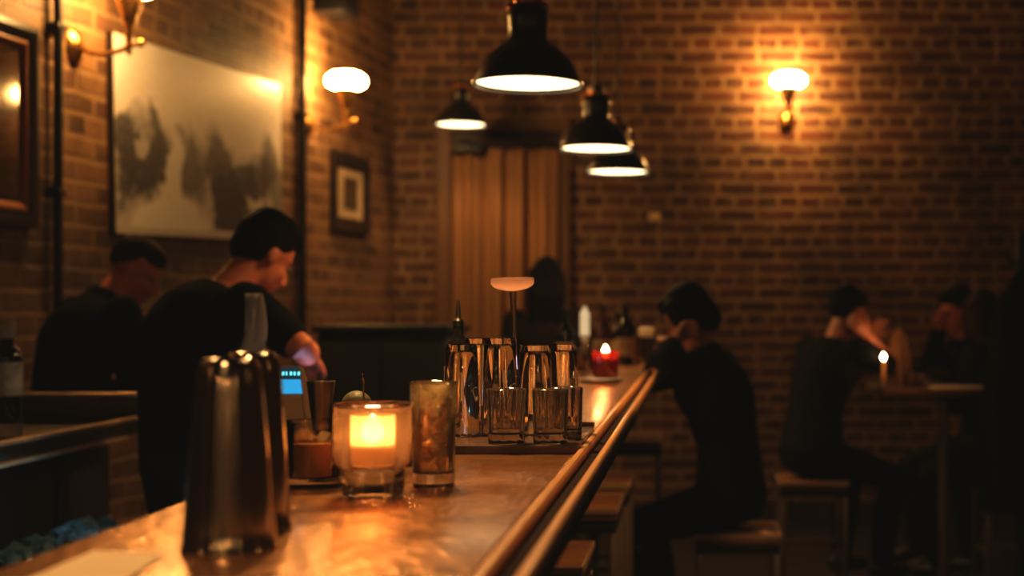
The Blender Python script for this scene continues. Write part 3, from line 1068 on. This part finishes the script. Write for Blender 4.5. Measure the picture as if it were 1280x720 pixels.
for k in range(420):
    x, y = R.uniform(-.05, .05), R.uniform(-.435, .175)
    z = .64 + R.uniform(0, .12) * (1 - (abs(x) / .07) ** 2 * .6)
    s = R.uniform(.010, .017)
    mt = Matrix.Translation((x, y, z)) @ Matrix.Rotation(R.uniform(0, 3), 4, 'X') @ Matrix.Rotation(R.uniform(0, 3), 4, 'Z')
    box(bm, (-s, -s, -s), (s, s, s * .8), 0, 1, mt)
o = mk('ice_heap', bm, M('loose ice', (.05, .11, .15), .05, var=.5, scale=30, coat=.8), None, (-1.54, 3.56, .03), smooth=False)
tag(o, 'heap of loose ice filling the black ice bin', 'ice', kind='stuff')
lamp('bin_led_light', 'POINT', (-1.49, 3.45, .90), .2, (.35, .75, 1.), .01)
q = P(8, 540, 3.6)
t = thing('liquor_bottle', 'squat dark bottle with mottled cream label on the steel back counter', 'bottle', (q.x, q.y, 1.0005))
mk('bottle_body', lathe([(0, 0), (.035, 0), (.0375, .004), (.0375, .205), (.035, .222), (.024, .236), (.016, .242), (.016, .262), (0, .262)], 36), m_bottle_d, t)
mk('bottle_label', lathe([(.0377, .115), (.0382, .115), (.0382, .20), (.0377, .20)], 36, closed=True), m_label, t)
mk('bottle_cap', lathe([(0, .26), (.020, .26), (.022, .264), (.022, .302), (.019, .306), (0, .306)], 28), m_label, t)
mk('base_band', lathe([(.0377, .012), (.0381, .012), (.0381, .045), (.0377, .045)], 36, closed=True), m_label, t)

# black service station behind the bar
t = thing('service_cabinet', 'black service cabinet standing behind the bar near the doorway', 'cabinet', (-1.28, 6.2, 0))
mk('cabinet_body', B((-.30, -.25, .06), (.24, .25, 1.24), .012), m_barbody, t)
mk('cabinet_top', B((-.32, -.27, 1.24), (.26, .27, 1.275), .008), m_black, t)
mk('plinth', B((-.27, -.22, 0), (.21, .22, .06)), m_barbody, t)
for s in (-1, 1):
    dd = mk('door', B((-.285 + (.26 if s > 0 else 0), -.265, .1), (-.035 + (.26 if s > 0 else 0), -.25, 1.2), .004), m_barbody, t)
    mk('handle', T([(-.05 + (.06 if s > 0 else 0), -.28, .75), (-.05 + (.06 if s > 0 else 0), -.28, .95)], .006, 8), m_steel_d, dd)

# ------------------------------------------------------------------ stools
def stool(loc, label, back=False, h=.80):
    t = thing('bar_stool', label, 'bar stool', loc, 0, 'square bar stools along the bar')
    a, b = .15, .17
    mk('seat', B((-a, -b, h - .03), (a, b, h), .004, 2), m_seat, t)
    bm = bmesh.new()
    for lo, hi in (((-a - .003, -b - .003, h - .012), (a + .003, -b, h + .001)), ((-a - .003, b, h - .012), (a + .003, b + .003, h + .001)), ((-a - .003, -b, h - .012), (-a, b, h + .001)), ((a, -b, h - .012), (a + .003, b, h + .001))):
        box(bm, lo, hi)
    mk('lit_seat_edge', bm, m_edge, t, smooth=False)  # bright strip added for the highlight along the seat edge
    mk('seat_frame', B((-a + .004, -b + .004, h - .065), (a - .004, b - .004, h - .0302), .003), m_black, t)
    for sx in (-1, 1):
        for sy in (-1, 1):
            mk('leg', B((sx * (a - .012) - .011, sy * (b - .012) - .011, 0), (sx * (a - .012) + .011, sy * (b - .012) + .011, h - .066), .003), m_rope, t)
    for sy in (-1, 1):
        mk('stretcher', B((-a + .024, sy * (b - .012) - .008, .26), (a - .024, sy * (b - .012) + .008, .28)), m_rope, t)
    for sx in (-1, 1):
        mk('stretcher', B((sx * (a - .012) - .008, -b + .024, .22), (sx * (a - .012) + .008, b - .024, .24)), m_rope, t)
    return t


def stool_at(px, py, lb, h=.80):
    Y = (CZ - h) * F / (py - VY)
    p = P(px, py, Y)
    stool((p.x - .15, p.y + .17, 0), lb, h=h)


stool_at(727, 710, 'bar stool tucked under the rail nearest the viewer')
stool_at(771, 637, 'bar stool tucked under the bar, second from the viewer')
stool_at(786, 606, 'bar stool tucked under the bar, close behind the second one')
stool_at(826, 551, 'bar stool under the bar just left of the seated black-haired guest')

# ------------------------------------------------------------------ people
def remesh(name, bm, mat, voxel, parent=None, loc=(0, 0, 0), smooth_it=4, fac=.5):
    bmesh.ops.recalc_face_normals(bm, faces=bm.faces)
    me = bpy.data.meshes.new('tmp')
    bm.to_mesh(me)
    bm.free()
    o = bpy.data.objects.new('tmp', me)
    COL.objects.link(o)
    r = o.modifiers.new('r', 'REMESH')
    r.mode = 'VOXEL'
    r.voxel_size = voxel
    s = o.modifiers.new('s', 'SMOOTH')
    s.factor = fac
    s.iterations = smooth_it
    dg = bpy.context.evaluated_depsgraph_get()
    m2 = bpy.data.meshes.new_from_object(o.evaluated_get(dg))
    bpy.data.objects.remove(o)
    bpy.data.meshes.remove(me)
    m2.name = name
    m2.materials.clear()
    m2.materials.append(mat)
    m2.polygons.foreach_set('use_smooth', [True] * len(m2.polygons))
    ob = bpy.data.objects.new(name, m2)
    COL.objects.link(ob)
    ob.location = loc
    if parent:
        ob.parent = parent
    return ob


def ik(a, b, l1, l2, hint):
    d = b - a
    L = d.length
    if L > (l1 + l2) * .995:
        b = a + d.normalized() * (l1 + l2) * .995
        d = b - a
        L = d.length
    x = (l1 * l1 - l2 * l2 + L * L) / (2 * L)
    hgt = math.sqrt(max(0, l1 * l1 - x * x))
    dn = d.normalized()
    hn = hint - dn * hint.dot(dn)
    hn.normalize()
    return a + dn * x + hn * hgt, b


def person(label, base, yaw, pelvis, lean, head_pitch=0., head_yaw=0., neck=None, handL=None, handR=None, hintL=None, hintR=None, s=1., seated=False,
           skin=m_skin, hair=m_hair_b, hairstyle='short', top=m_cloth_b, legs=m_cloth_n, sleeves='long', name='person', curl=.5, stance=.11, knee_spread=.14, foot_z=0., palmL=None, palmR=None):
    """base: floor point under the pelvis (world).  Everything is computed relative to it."""
    u = Vector((0, 0, 1))
    f = Vector((math.cos(yaw), math.sin(yaw), 0))
    l = Vector((-math.sin(yaw), math.cos(yaw), 0))
    base = Vector(base)

    def dr_(a):
        a = math.radians(a)
        return u * math.cos(a) + f * math.sin(a)
    p0 = u * pelvis
    wa = p0 + dr_(lean[0]) * .18 * s
    ch = wa + dr_(lean[1]) * .18 * s
    nb = ch + dr_(lean[2]) * .17 * s
    na = lean[2] * .6 + (neck if neck is not None else 0)
    hc = nb + dr_(na) * .185 * s
    # head frame
    hy = yaw + math.radians(head_yaw)
    hf0 = Vector((math.cos(hy), math.sin(hy), 0))
    pt = math.radians(head_pitch)
    hf = hf0 * math.cos(pt) - u * math.sin(pt)
    hu = u * math.cos(pt) + hf0 * math.sin(pt)
    hl = hu.cross(hf)

    def hp(x, y, z):
        return hc + (hf * x + hl * y + hu * z) * s
    sh = {}
    for k, sg in (('L', 1), ('R', -1)):
        sh[k] = nb - dr_(lean[2]) * .035 * s + l * sg * .175 * s + f * .005
    bm = bmesh.new()

    def ring(c, d, w, dep, n=24):
        fw = l.cross(d).normalized() * -1
        if fw.dot(f) < 0:
            fw = -fw
        return [c + l * (w * s * math.cos(2 * PI * i / n)) + fw * (dep * s * math.sin(2 * PI * i / n)) for i in range(n)]

    def torso(bm, g=0., low=-.10, neck_=True):
        dd = [dr_(a) for a in lean]
        rg = [[p0 - dd[0] * (.12 - low * 0) * s], ring(p0 - dd[0] * .10 * s, dd[0], .10 + g, .085 + g), ring(p0 - dd[0] * .03 * s, dd[0], .165 + g, .115 + g), ring(p0 + dd[0] * .05 * s, dd[0], .163 + g, .112 + g),
              ring(wa, (dd[0] + dd[1]).normalized(), .138 + g, .10 + g), ring(wa + dd[1] * .1 * s, dd[1], .152 + g, .112 + g), ring(ch, (dd[1] + dd[2]).normalized(), .168 + g, .12 + g),
              ring(ch + dd[2] * .08 * s, dd[2], .172 + g, .112 + g), ring(nb - dd[2] * .035 * s, dd[2], .15 + g, .082 + g), ring(nb, dd[2], .085 + g, .066 + g), [nb + dd[2] * (.03) * s]]
        loft(bm, rg)
    torso(bm)
    # neck
    tube(bm, [nb - dr_(lean[2]) * .05 * s, nb + (hc - nb) * .4, hp(-.015, 0, -.03)], [.062 * s, .056 * s, .056 * s], 16)
    # head

    def E(c, r, b=bm):
        ell(b, hp(*c), (hf * r[0] * s, hl * r[1] * s, hu * r[2] * s), 24, 16)
    E((-.012, 0, .03), (.097, .076, .092))
    E((.022, 0, -.035), (.070, .060, .082))
    E((.060, 0, -.092), (.024, .027, .020))
    for sg in (1, -1):
        E((-.008, sg * .074, -.012), (.018, .010, .031))
        E((.052, sg * .036, -.03), (.030, .022, .026))
        tube(bm, [hp(.076, sg * .012, .022), hp(.066, sg * .046, .020)], [.011 * s, .009 * s], 10)
    tube(bm, [hp(.084, 0, .008), hp(.098, 0, -.014), hp(.108, 0, -.034)], [.009 * s, .011 * s, .013 * s], 12)
    E((.100, 0, -.040), (.012, .019, .009))
    E((.084, 0, -.064), (.012, .023, .006))
    E((.082, 0, -.074), (.012, .020, .007))
    # arms
    arms = {}
    for k, sg, hnd, hint in (('L', 1, handL, hintL), ('R', -1, handR, hintR)):
        a = sh[k]
        tgt = (Vector(hnd) - base) if hnd is not None else a + u * -.52 * s + f * .06 + l * sg * .05
        hint = Vector(hint) if hint is not None else (-f * .6 - u * .6 + l * sg * .5)
        el, wr = ik(a, tgt, .285 * s, .255 * s, hint)
        arms[k] = (a, el, wr)
        tube(bm, [a, a.lerp(el, .4), el, el.lerp(wr, .35), wr], [.052 * s, .046 * s, .040 * s, .040 * s, .027 * s], 16)
        # hand
        d = (wr - el).normalized()
        nrm = (palmL if k == 'L' else palmR)
        nrm = Vector(nrm) if nrm is not None else (-u * .8 - l * sg * .6)
        nrm = (nrm - d * nrm.dot(d)).normalized()
        sd = d.cross(nrm).normalized()
        if sd.dot(f + u * .3) < 0:
            th = 1
            sd = -sd
        n = 14

        def hr(c, w, tk):
            return [c + sd * w * s * math.cos(2 * PI * i / n) + nrm * tk * s * math.sin(2 * PI * i / n) for i in range(n)]
        loft(bm, [[wr - d * .02 * s], hr(wr, .026, .020), hr(wr + d * .03 * s, .034, .017), hr(wr + d * .07 * s, .041, .015), hr(wr + d * .09 * s, .038, .012), [wr + d * .098 * s]])
        for i, ln in enumerate((.072, .08, .075, .058)):
            b0 = wr + d * .085 * s + sd * (.030 - .020 * i) * s
            pts = [b0]
            ang = curl * (.5 + .12 * i)
            for q, fr in enumerate((.45, .3, .25)):
                dv = d * math.cos(ang) + nrm * math.sin(ang) + sd * (.05 - .03 * i)
                pts.append(pts[-1] + dv.normalized() * ln * fr * s)
                ang += curl * .9
            tube(bm, pts, [.0092 * s, .0088 * s, .0080 * s, .0070 * s], 10)
        b0 = wr + d * .028 * s + sd * .028 * s
        p1 = b0 + (d * .6 + sd * .7 + nrm * .3).normalized() * .042 * s
        p2 = p1 + (d * .9 + sd * .15 + nrm * .5).normalized() * .032 * s
        tube(bm, [b0, p1, p2], [.0135 * s, .0105 * s, .0085 * s], 10)
    # legs
    lg = {}
    for k, sg in (('L', 1), ('R', -1)):
        hip = p0 - u * .04 * s + l * sg * .088 * s
        if seated:
            kn = hip + f * .40 * s + l * sg * (knee_spread - .088) - u * .11
            an = kn - u * min(.42 * s, kn.z - foot_z - .09) - f * .06
        else:
            an = Vector((0, 0, .09)) + l * sg * stance + f * (.03 * sg)
            kn, an = ik(hip, an, .43 * s, .43 * s, f)
        lg[k] = (hip, kn, an)
        tube(bm, [hip, hip.lerp(kn, .45), kn, kn.lerp(an, .35), an], [.085 * s, .073 * s, .055 * s, .053 * s, .038 * s], 18)
        tube(bm, [an - f * .02 - u * .035, an + f * .07 * s - u * .05, an + f * .15 * s - u * .062], [.036 * s, .034 * s, .024 * s], 12)
    root = remesh(name, bm, skin, .0075, None, base)
    tag(root, label, 'person')
    # clothes
    cb = bmesh.new()
    torso(cb, .016)
    for k in 'LR':
        a, el, wr = arms[k]
        if sleeves == 'long':
            tube(cb, [a, a.lerp(el, .4), el, el.lerp(wr, .35), el.lerp(wr, .93)], [.068 * s, .062 * s, .056 * s, .053 * s, .042 * s], 16)
        else:
            tube(cb, [a, a.lerp(el, .4), a.lerp(el, .75)], [.069 * s, .065 * s, .060 * s], 16)
    if sleeves == 'long':
        tube(cb, [nb - dr_(lean[2]) * .02 * s, nb + (hc - nb) * .25], [.084 * s, .074 * s], 18, dome=False)
    remesh('jacket' if sleeves == 'long' else 'shirt', cb, top, .011, root, (0, 0, 0), 5)
    tb = bmesh.new()
    dd = dr_(lean[0])
    loft(tb, [[p0 - dd * .13 * s], ring(p0 - dd * .11 * s, dd, .12, .105), ring(p0 - dd * .03 * s, dd, .186, .136), ring(p0 + dd * .06 * s, dd, .178, .127), [p0 + dd * .08 * s]])
    for k in 'LR':
        hip, kn, an = lg[k]
        tube(tb, [hip, hip.lerp(kn, .45), kn, kn.lerp(an, .35), kn.lerp(an, .95)], [.101 * s, .090 * s, .073 * s, .069 * s, .058 * s], 18)
    remesh('trousers', tb, legs, .012, root, (0, 0, 0), 4)
    for k in 'LR':
        hip, kn, an = lg[k]
        bm = bmesh.new()
        tube(bm, [an - f * .025 - u * .035, an + f * .07 * s - u * .045, an + f * .16 * s - u * .055], [.046 * s, .042 * s, .031 * s], 14)
        z0 = an.z - .09
        for v in bm.verts:
            v.co.z = max(v.co.z, z0 + .002)
        mk('shoe', bm, m_shoe, root)
    # hair
    hb = bmesh.new()
    E((-.022, 0, .044), (.098, .083, .086), hb)
    E((-.045, 0, .005), (.068, .080, .075), hb)
    if hairstyle == 'short':
        E((.035, 0, .088), (.045, .058, .030), hb)
    if hairstyle == 'cropped':
        hb.free()
        hb = bmesh.new()
        E((-.030, 0, .048), (.088, .0795, .083), hb)
        E((.018, 0, .070), (.066, .066, .056), hb)
        E((-.055, 0, .022), (.055, .068, .056), hb)
    if hairstyle == 'full':
        E((.03, 0, .09), (.062, .065, .045), hb)
        E((-.02, 0, .09), (.085, .08, .055), hb)
    if hairstyle == 'bob':
        E((.035, 0, .075), (.052, .068, .046), hb)
        E((-.06, 0, -.03), (.060, .078, .085), hb)
        for sg in (-1, 1):
            tube(hb, [hp(.02, sg * .068, .05), hp(.015, sg * .080, -.02), hp(-.02, sg * .080, -.07)], [.034 * s, .036 * s, .026 * s], 12)
    if hairstyle == 'long':
        E((.03, 0, .085), (.05, .066, .034), hb)
        a, b_, c = hp(-.06, 0, .02), hp(-.085, 0, -.10), nb - f * .085 * s - u * .06
        for sg in (-1, 0, 1):
            o_ = l * sg * .045 * s
            tube(hb, [a + o_, b_ + o_ * 1.2, c + o_ * 1.5], [.055 * s, .055 * s, .03 * s], 14)
        for sg in (-1, 1):
            tube(hb, [hp(.0, sg * .07, .05), hp(-.01, sg * .082, -.04), hp(-.03, sg * .078, -.13)], [.026 * s, .030 * s, .018 * s], 12)
    hr_ = remesh('hair', hb, hair, .008, root, (0, 0, 0), 3)
    for sg in (1, -1):
        eb = bmesh.new()
        ell(eb, hp(.079, sg * .031, .004), (hf * .010 * s, hl * .013 * s, hu * .007 * s), 12, 8)
        mk('eye', eb, m_eye, root)
    return root, dict(hand=arms, head=hc + base, hf=hf)


A = math.radians
# bartender leaning over the bar (facing right)
yb = 3.8
base = Vector(((237 - VX) / F * yb, yb, 0))
hR = P(388, 446, 3.84)
hL = P(330, 470, 4.15)
bart, _ = person('bartender in black shirt bending over the bar with one bare forearm reaching down', base, A(46), .935, (-8, 6, 40), 36, 2, 24, handL=hL, handR=hR,
       hintL=(-.5, .2, -.7), hintR=(.45, -1, -.1), s=.90, skin=m_skin2, hairstyle='full', sleeves='short', curl=.7, palmR=(-.3, .6, -.3))
lamp('hand_fill_light', 'POINT', P(398, 486, 3.7), .22, (.75, .62, 1.), .04)  # violet light added near the hand
# white towel over the near shoulder side
q = P(317, 405, 3.5)
bm = bmesh.new()
nx, nz = 20, 26
gr = []
for j in range(nz + 1):
    v = j / nz
    r = []
    for i in range(nx + 1):
        uu = i / nx - .5
        r.append(bm.verts.new((uu * (.045 + .02 * v) + .008 * math.sin(v * 3), -.012 * math.sin(uu * 14) - .012 * v + .006 * math.sin(uu * 30 + v * 4), .075 - v * .15)))
    gr.append(r)
for j in range(nz):
    for i in range(nx):
        bm.faces.new((gr[j][i], gr[j][i + 1], gr[j + 1][i + 1], gr[j + 1][i]))
bmesh.ops.solidify(bm, geom=list(bm.faces), thickness=.004)
o = mk('shoulder_towel', bm, m_towel, bart, q - Vector(bart.location))
o['label'] = 'white bar towel hanging at the chest'

# second bartender, back turned, head bowed
yb = 4.62
base = Vector(((80 - VX) / F * yb, yb, 0))
person('man in black with cropped hair bowing his head beside the left brick wall', base, A(50), .90, (4, 14, 30), 30, -44, 28, s=.90, skin=m_skin2, hair=m_hair_br,
       hairstyle='cropped', handL=base + Vector((.05, .38, 1.05)), handR=base + Vector((.34, .12, 1.03)), top=m_cloth_b)

# woman beyond the bar end
yb = 7.3
base = Vector(((683 - VX) / F * yb, yb, 0))
person('standing woman with long black hair and speckled dark top beyond the bar bottles', base, A(95), .83, (2, 2, 4), 8, 0, 0, s=.93, hairstyle='long', top=m_cloth_s)

# guest at the bar
yb = 5.15
base = Vector(((914 - VX) / F * yb, yb, 0))
g1 = P(846, 412, 5.02)
person('guest in black with long black hair sitting at the bar, hand at the chin', base, A(158), .68, (4, 12, 20), 36, 6, 12, s=.93, seated=True, hairstyle='bob',
       handL=g1 + Vector((-.01, -.02, -.05)), handR=P(846, 452, 5.38), hintL=(-.2, -.7, -.7), hintR=(-.1, .4, -.8), palmL=(.6, .5, .3), curl=.8, foot_z=.0)
stool((base.x + .02, yb, 0), 'bar stool under the seated black-haired guest at the bar', h=.545)

# table group at the right
yt = 6.55
TZ2 = .985
tx = .5 * (P(1098, 0, yt).x + P(1228, 0, yt).x)
t = thing('high_table', 'dark square high table with steel post by the right wall', 'table', (tx, yt + .1, 0))
hw = .245
mk('table_top', B((-hw, -.33, TZ2 - .035), (hw, .33, TZ2), .006), m_wood_t, t)
mk('table_edge', B((-hw - .004, -.334, TZ2 - .030), (hw + .004, .334, TZ2 - .010), .002), m_wood_t, t)
px_ = P(1182, 0, yt).x - tx
mk('pedestal', lathe([(.026, .03), (.026, TZ2 - .05), (.06, TZ2 - .036), (0, TZ2 - .036), (0, .03)], 24).copy() if False else shift(lathe([(0, .03), (.026, .03), (.024, TZ2 - .06), (.07, TZ2 - .0355), (0, TZ2 - .0355)], 24), (px_ * .0 + .06, -.1, 0)), M('brushed post', (.35, .30, .24), .35, metal=.7), t)
mk('foot_plate', shift(lathe([(0, 0), (.22, 0), (.22, .012), (.05, .03), (0, .031)], 32), (.06, -.1, 0)), m_black, t)
yb = 6.42
base = Vector(((1014 - VX) / F * yb, yb, 0))
person('guest in black sitting at the high table with both hands raised to the mouth', base, A(38), .72, (8, 16, 28), 24, 0, 14, s=.93, seated=True, hairstyle='short',
       handL=P(1090, 424, 6.60), handR=P(1085, 420, 6.42), hintL=(-.2, .2, -1), hintR=(-.2, -.2, -1), palmL=(.2, -.8, .1), palmR=(-.3, .8, .1), curl=.8, foot_z=.0, sleeves='short')
stool((base.x, yb, 0), 'bar stool under the guest with raised hands at the high table', h=.58)
yb = 7.25
base = Vector(((1234 - VX) / F * yb, yb, 0))
person('dark-haired guest sitting behind the high table with a hand beside the face', base, A(195), .68, (4, 12, 20), 16, 0, 8, s=.95, seated=True, hairstyle='full', skin=m_skin2,
       handR=P(1174, 412, 7.1), handL=P(1130, 462, 7.0), hintR=(-.3, .2, -.8), hintL=(-.3, -.4, -.8), curl=.6, foot_z=.0)
stool((base.x, yb, 0), 'bar stool behind the high table under the guest with raised hand', h=.58)
yb = 6.6
base = Vector(((1264 - VX) / F * yb, yb, 0))
person('brown-haired guest at the far right turned away from the high table', base, A(135), .68, (4, 12, 20), 14, -50, 8, s=.93, seated=True, hairstyle='long', hair=m_hair_br, top=m_cloth_c,
       handL=base + Vector((-.22, .30, .88)), handR=base + Vector((.12, .36, .88)), foot_z=.0)
stool((base.x, yb, 0), 'bar stool at the far right under the brown-haired guest', h=.58)

# things on the high table
q = P(1123, 0, 6.72)
bm = bmesh.new()
rg = []
for k, (z, w, dd) in enumerate(((0, .055, .045), (.05, .062, .05), (.14, .060, .045), (.21, .045, .03), (.25, .026, .016), (.268, .008, .004))):
    rg.append([Vector((w * c, dd * e, z)) for c, e in ((-1, -.35), (-.1, -1), (.25, -.6), (1, -.1), (.6, .8), (-.5, .8))])
loft(bm, rg)
tag(mk('folded_napkin', bm, m_napkin, None, (q.x, 6.72, TZ2), .2, smooth=False), 'tall standing tan folded napkin on the high table', 'napkin')
a = P(1162, 0, 6.5).x
t = tag(mk('menu_card', B((0, -.09, 0), (.25, .09, .006), .001), m_white, None, (a, 6.47, TZ2), .08, smooth=False), 'white menu card lying flat on the high table', 'menu')
t = thing('small_plate', 'small pale dish of food beside the folded napkin', 'plate', (P(1148, 0, 6.75).x, 6.78, TZ2))
mk('plate', lathe([(0, 0), (.035, 0), (.058, .012), (.060, .014), (.035, .005), (0, .004)], 32), m_white, t)
bm = bmesh.new()
R = random.Random(3)
for k in range(9):
    ell3(bm, (R.uniform(-.03, .03), R.uniform(-.03, .03), .017 + R.uniform(0, .028)), (.019, .017, .014), 10, 6)
o = mk('food_portion', bm, M('golden food', (.6, .36, .12), .5, var=.4, scale=40), None, (P(1148, 0, 6.75).x, 6.78, TZ2))
tag(o, 'heap of golden food on the small pale dish', 'food', kind='stuff')
t = thing('slim_candle', 'slim lit candle in a small glass in front of the folded napkin', 'candle', (P(1106, 0, 6.3).x, 6.345, TZ2))
mk('cup', lathe([(0, 0), (.022, 0), (.026, .05), (.0245, .05), (.020, .004), (0, .004)], 28), m_glass, t)
w_ = mk('wax', lathe([(0, .0045), (.0085, .0045), (.0085, .125), (0, .128)], 24), m_napkin, t)
mk('flame', lathe([(0, .130), (.006, .134), (.009, .143), (.006, .154), (0, .162)], 14), m_flame, w_)
lamp('table_candle_light', 'POINT', (P(1112, 0, 6.5).x, 6.26, TZ2 + .20), .8, (1, .42, .13), .02)
for px, y, lb in ((1136, 6.6, 'small clear tumbler between napkin and menu card'), (1168, 6.66, 'small clear tumbler behind the menu card')):
    t = thing('water_glass', lb, 'glass', (P(px, 0, y).x, y, TZ2), 0, 'tumblers on the high table')
    mk('glass_body', lathe(glass_prof(.026, .030, .085, .008), 32), m_glass, t)

# coat stand at the far right edge
yb = 6.2
q = Vector(((1276 - VX) / F * yb, yb, 0))
t = thing('coat_stand', 'black coat stand pole at the right edge of the room', 'coat stand', q)
ztop = P(0, 290, yb).z
mk('pole', T([(0, 0, .02), (0, 0, ztop - .02)], .020, 14), m_black, t)
mk('foot', lathe([(0, 0), (.2, 0), (.2, .015), (.03, .04), (0, .04)], 32), m_black, t)
for k in range(4):
    an = k * PI / 2 + .4
    mk('hook', T([(.015 * math.cos(an), .015 * math.sin(an), ztop - .14), (.06 * math.cos(an), .06 * math.sin(an), ztop - .13), (.085 * math.cos(an), .085 * math.sin(an), ztop - .09)], .007, 8), m_black, t)
bm = bmesh.new()
rg = []
zc = ztop - .17
for z, w, dp in ((0, .024, .024), (-.03, .04, .04), (-.12, .09, .07), (-.25, .125, .085), (-.5, .15, .09), (-.9, .17, .10), (-1.05, .175, .10)):
    n = 40
    rg.append([Vector((w * (1 + .10 * math.sin(5 * 2 * PI * i / n) * min(1, -z * 2)) * math.cos(2 * PI * i / n) - .0, dp * (1 + .12 * math.sin(7 * 2 * PI * i / n) * min(1, -z * 2)) * math.sin(2 * PI * i / n), z)) for i in range(n)])
loft(bm, rg)
o = mk('hanging_coat', bm, m_cloth_b, None, (q.x, q.y, zc))
tag(o, 'black coat hanging on the coat stand at the right edge', 'coat')

# ------------------------------------------------------------------ camera, world, look
w = bpy.data.worlds.new('world')
sc.world = w
w.use_nodes = True
bg = w.node_tree.nodes['Background']
bg.inputs[0].default_value = (1., .72, .5, 1)
bg.inputs[1].default_value = .003
cam = bpy.data.cameras.new('camera')
cam.sensor_width = 36
cam.lens = 36 * F / 1280
cam.shift_x = (640 - VX) / 1280
cam.shift_y = -(360 - VY) / 1280
cam.dof.use_dof = True
cam.dof.focus_distance = 2.08
cam.dof.aperture_fstop = 3.3
cam.clip_start = .05
co = bpy.data.objects.new('camera', cam)
COL.objects.link(co)
co.location = (0, 0, CZ)
co.rotation_euler = (PI / 2, 0, 0)
sc.camera = co
sc.view_settings.view_transform = 'Standard'
sc.view_settings.look = 'Medium High Contrast'
sc.view_settings.exposure = .2
sc.view_settings.use_curve_mapping = True
sc.view_settings.curve_mapping.black_level = (-.006, -.0055, -.0045)
sc.view_settings.curve_mapping.update()
sc.cycles.use_denoising = True
sc.cycles.caustics_reflective = False
sc.cycles.caustics_refractive = False
sc.cycles.sample_clamp_indirect = 4
sc.cycles.max_bounces = 14
sc.cycles.transmission_bounces = 12
sc.cycles.transparent_max_bounces = 16
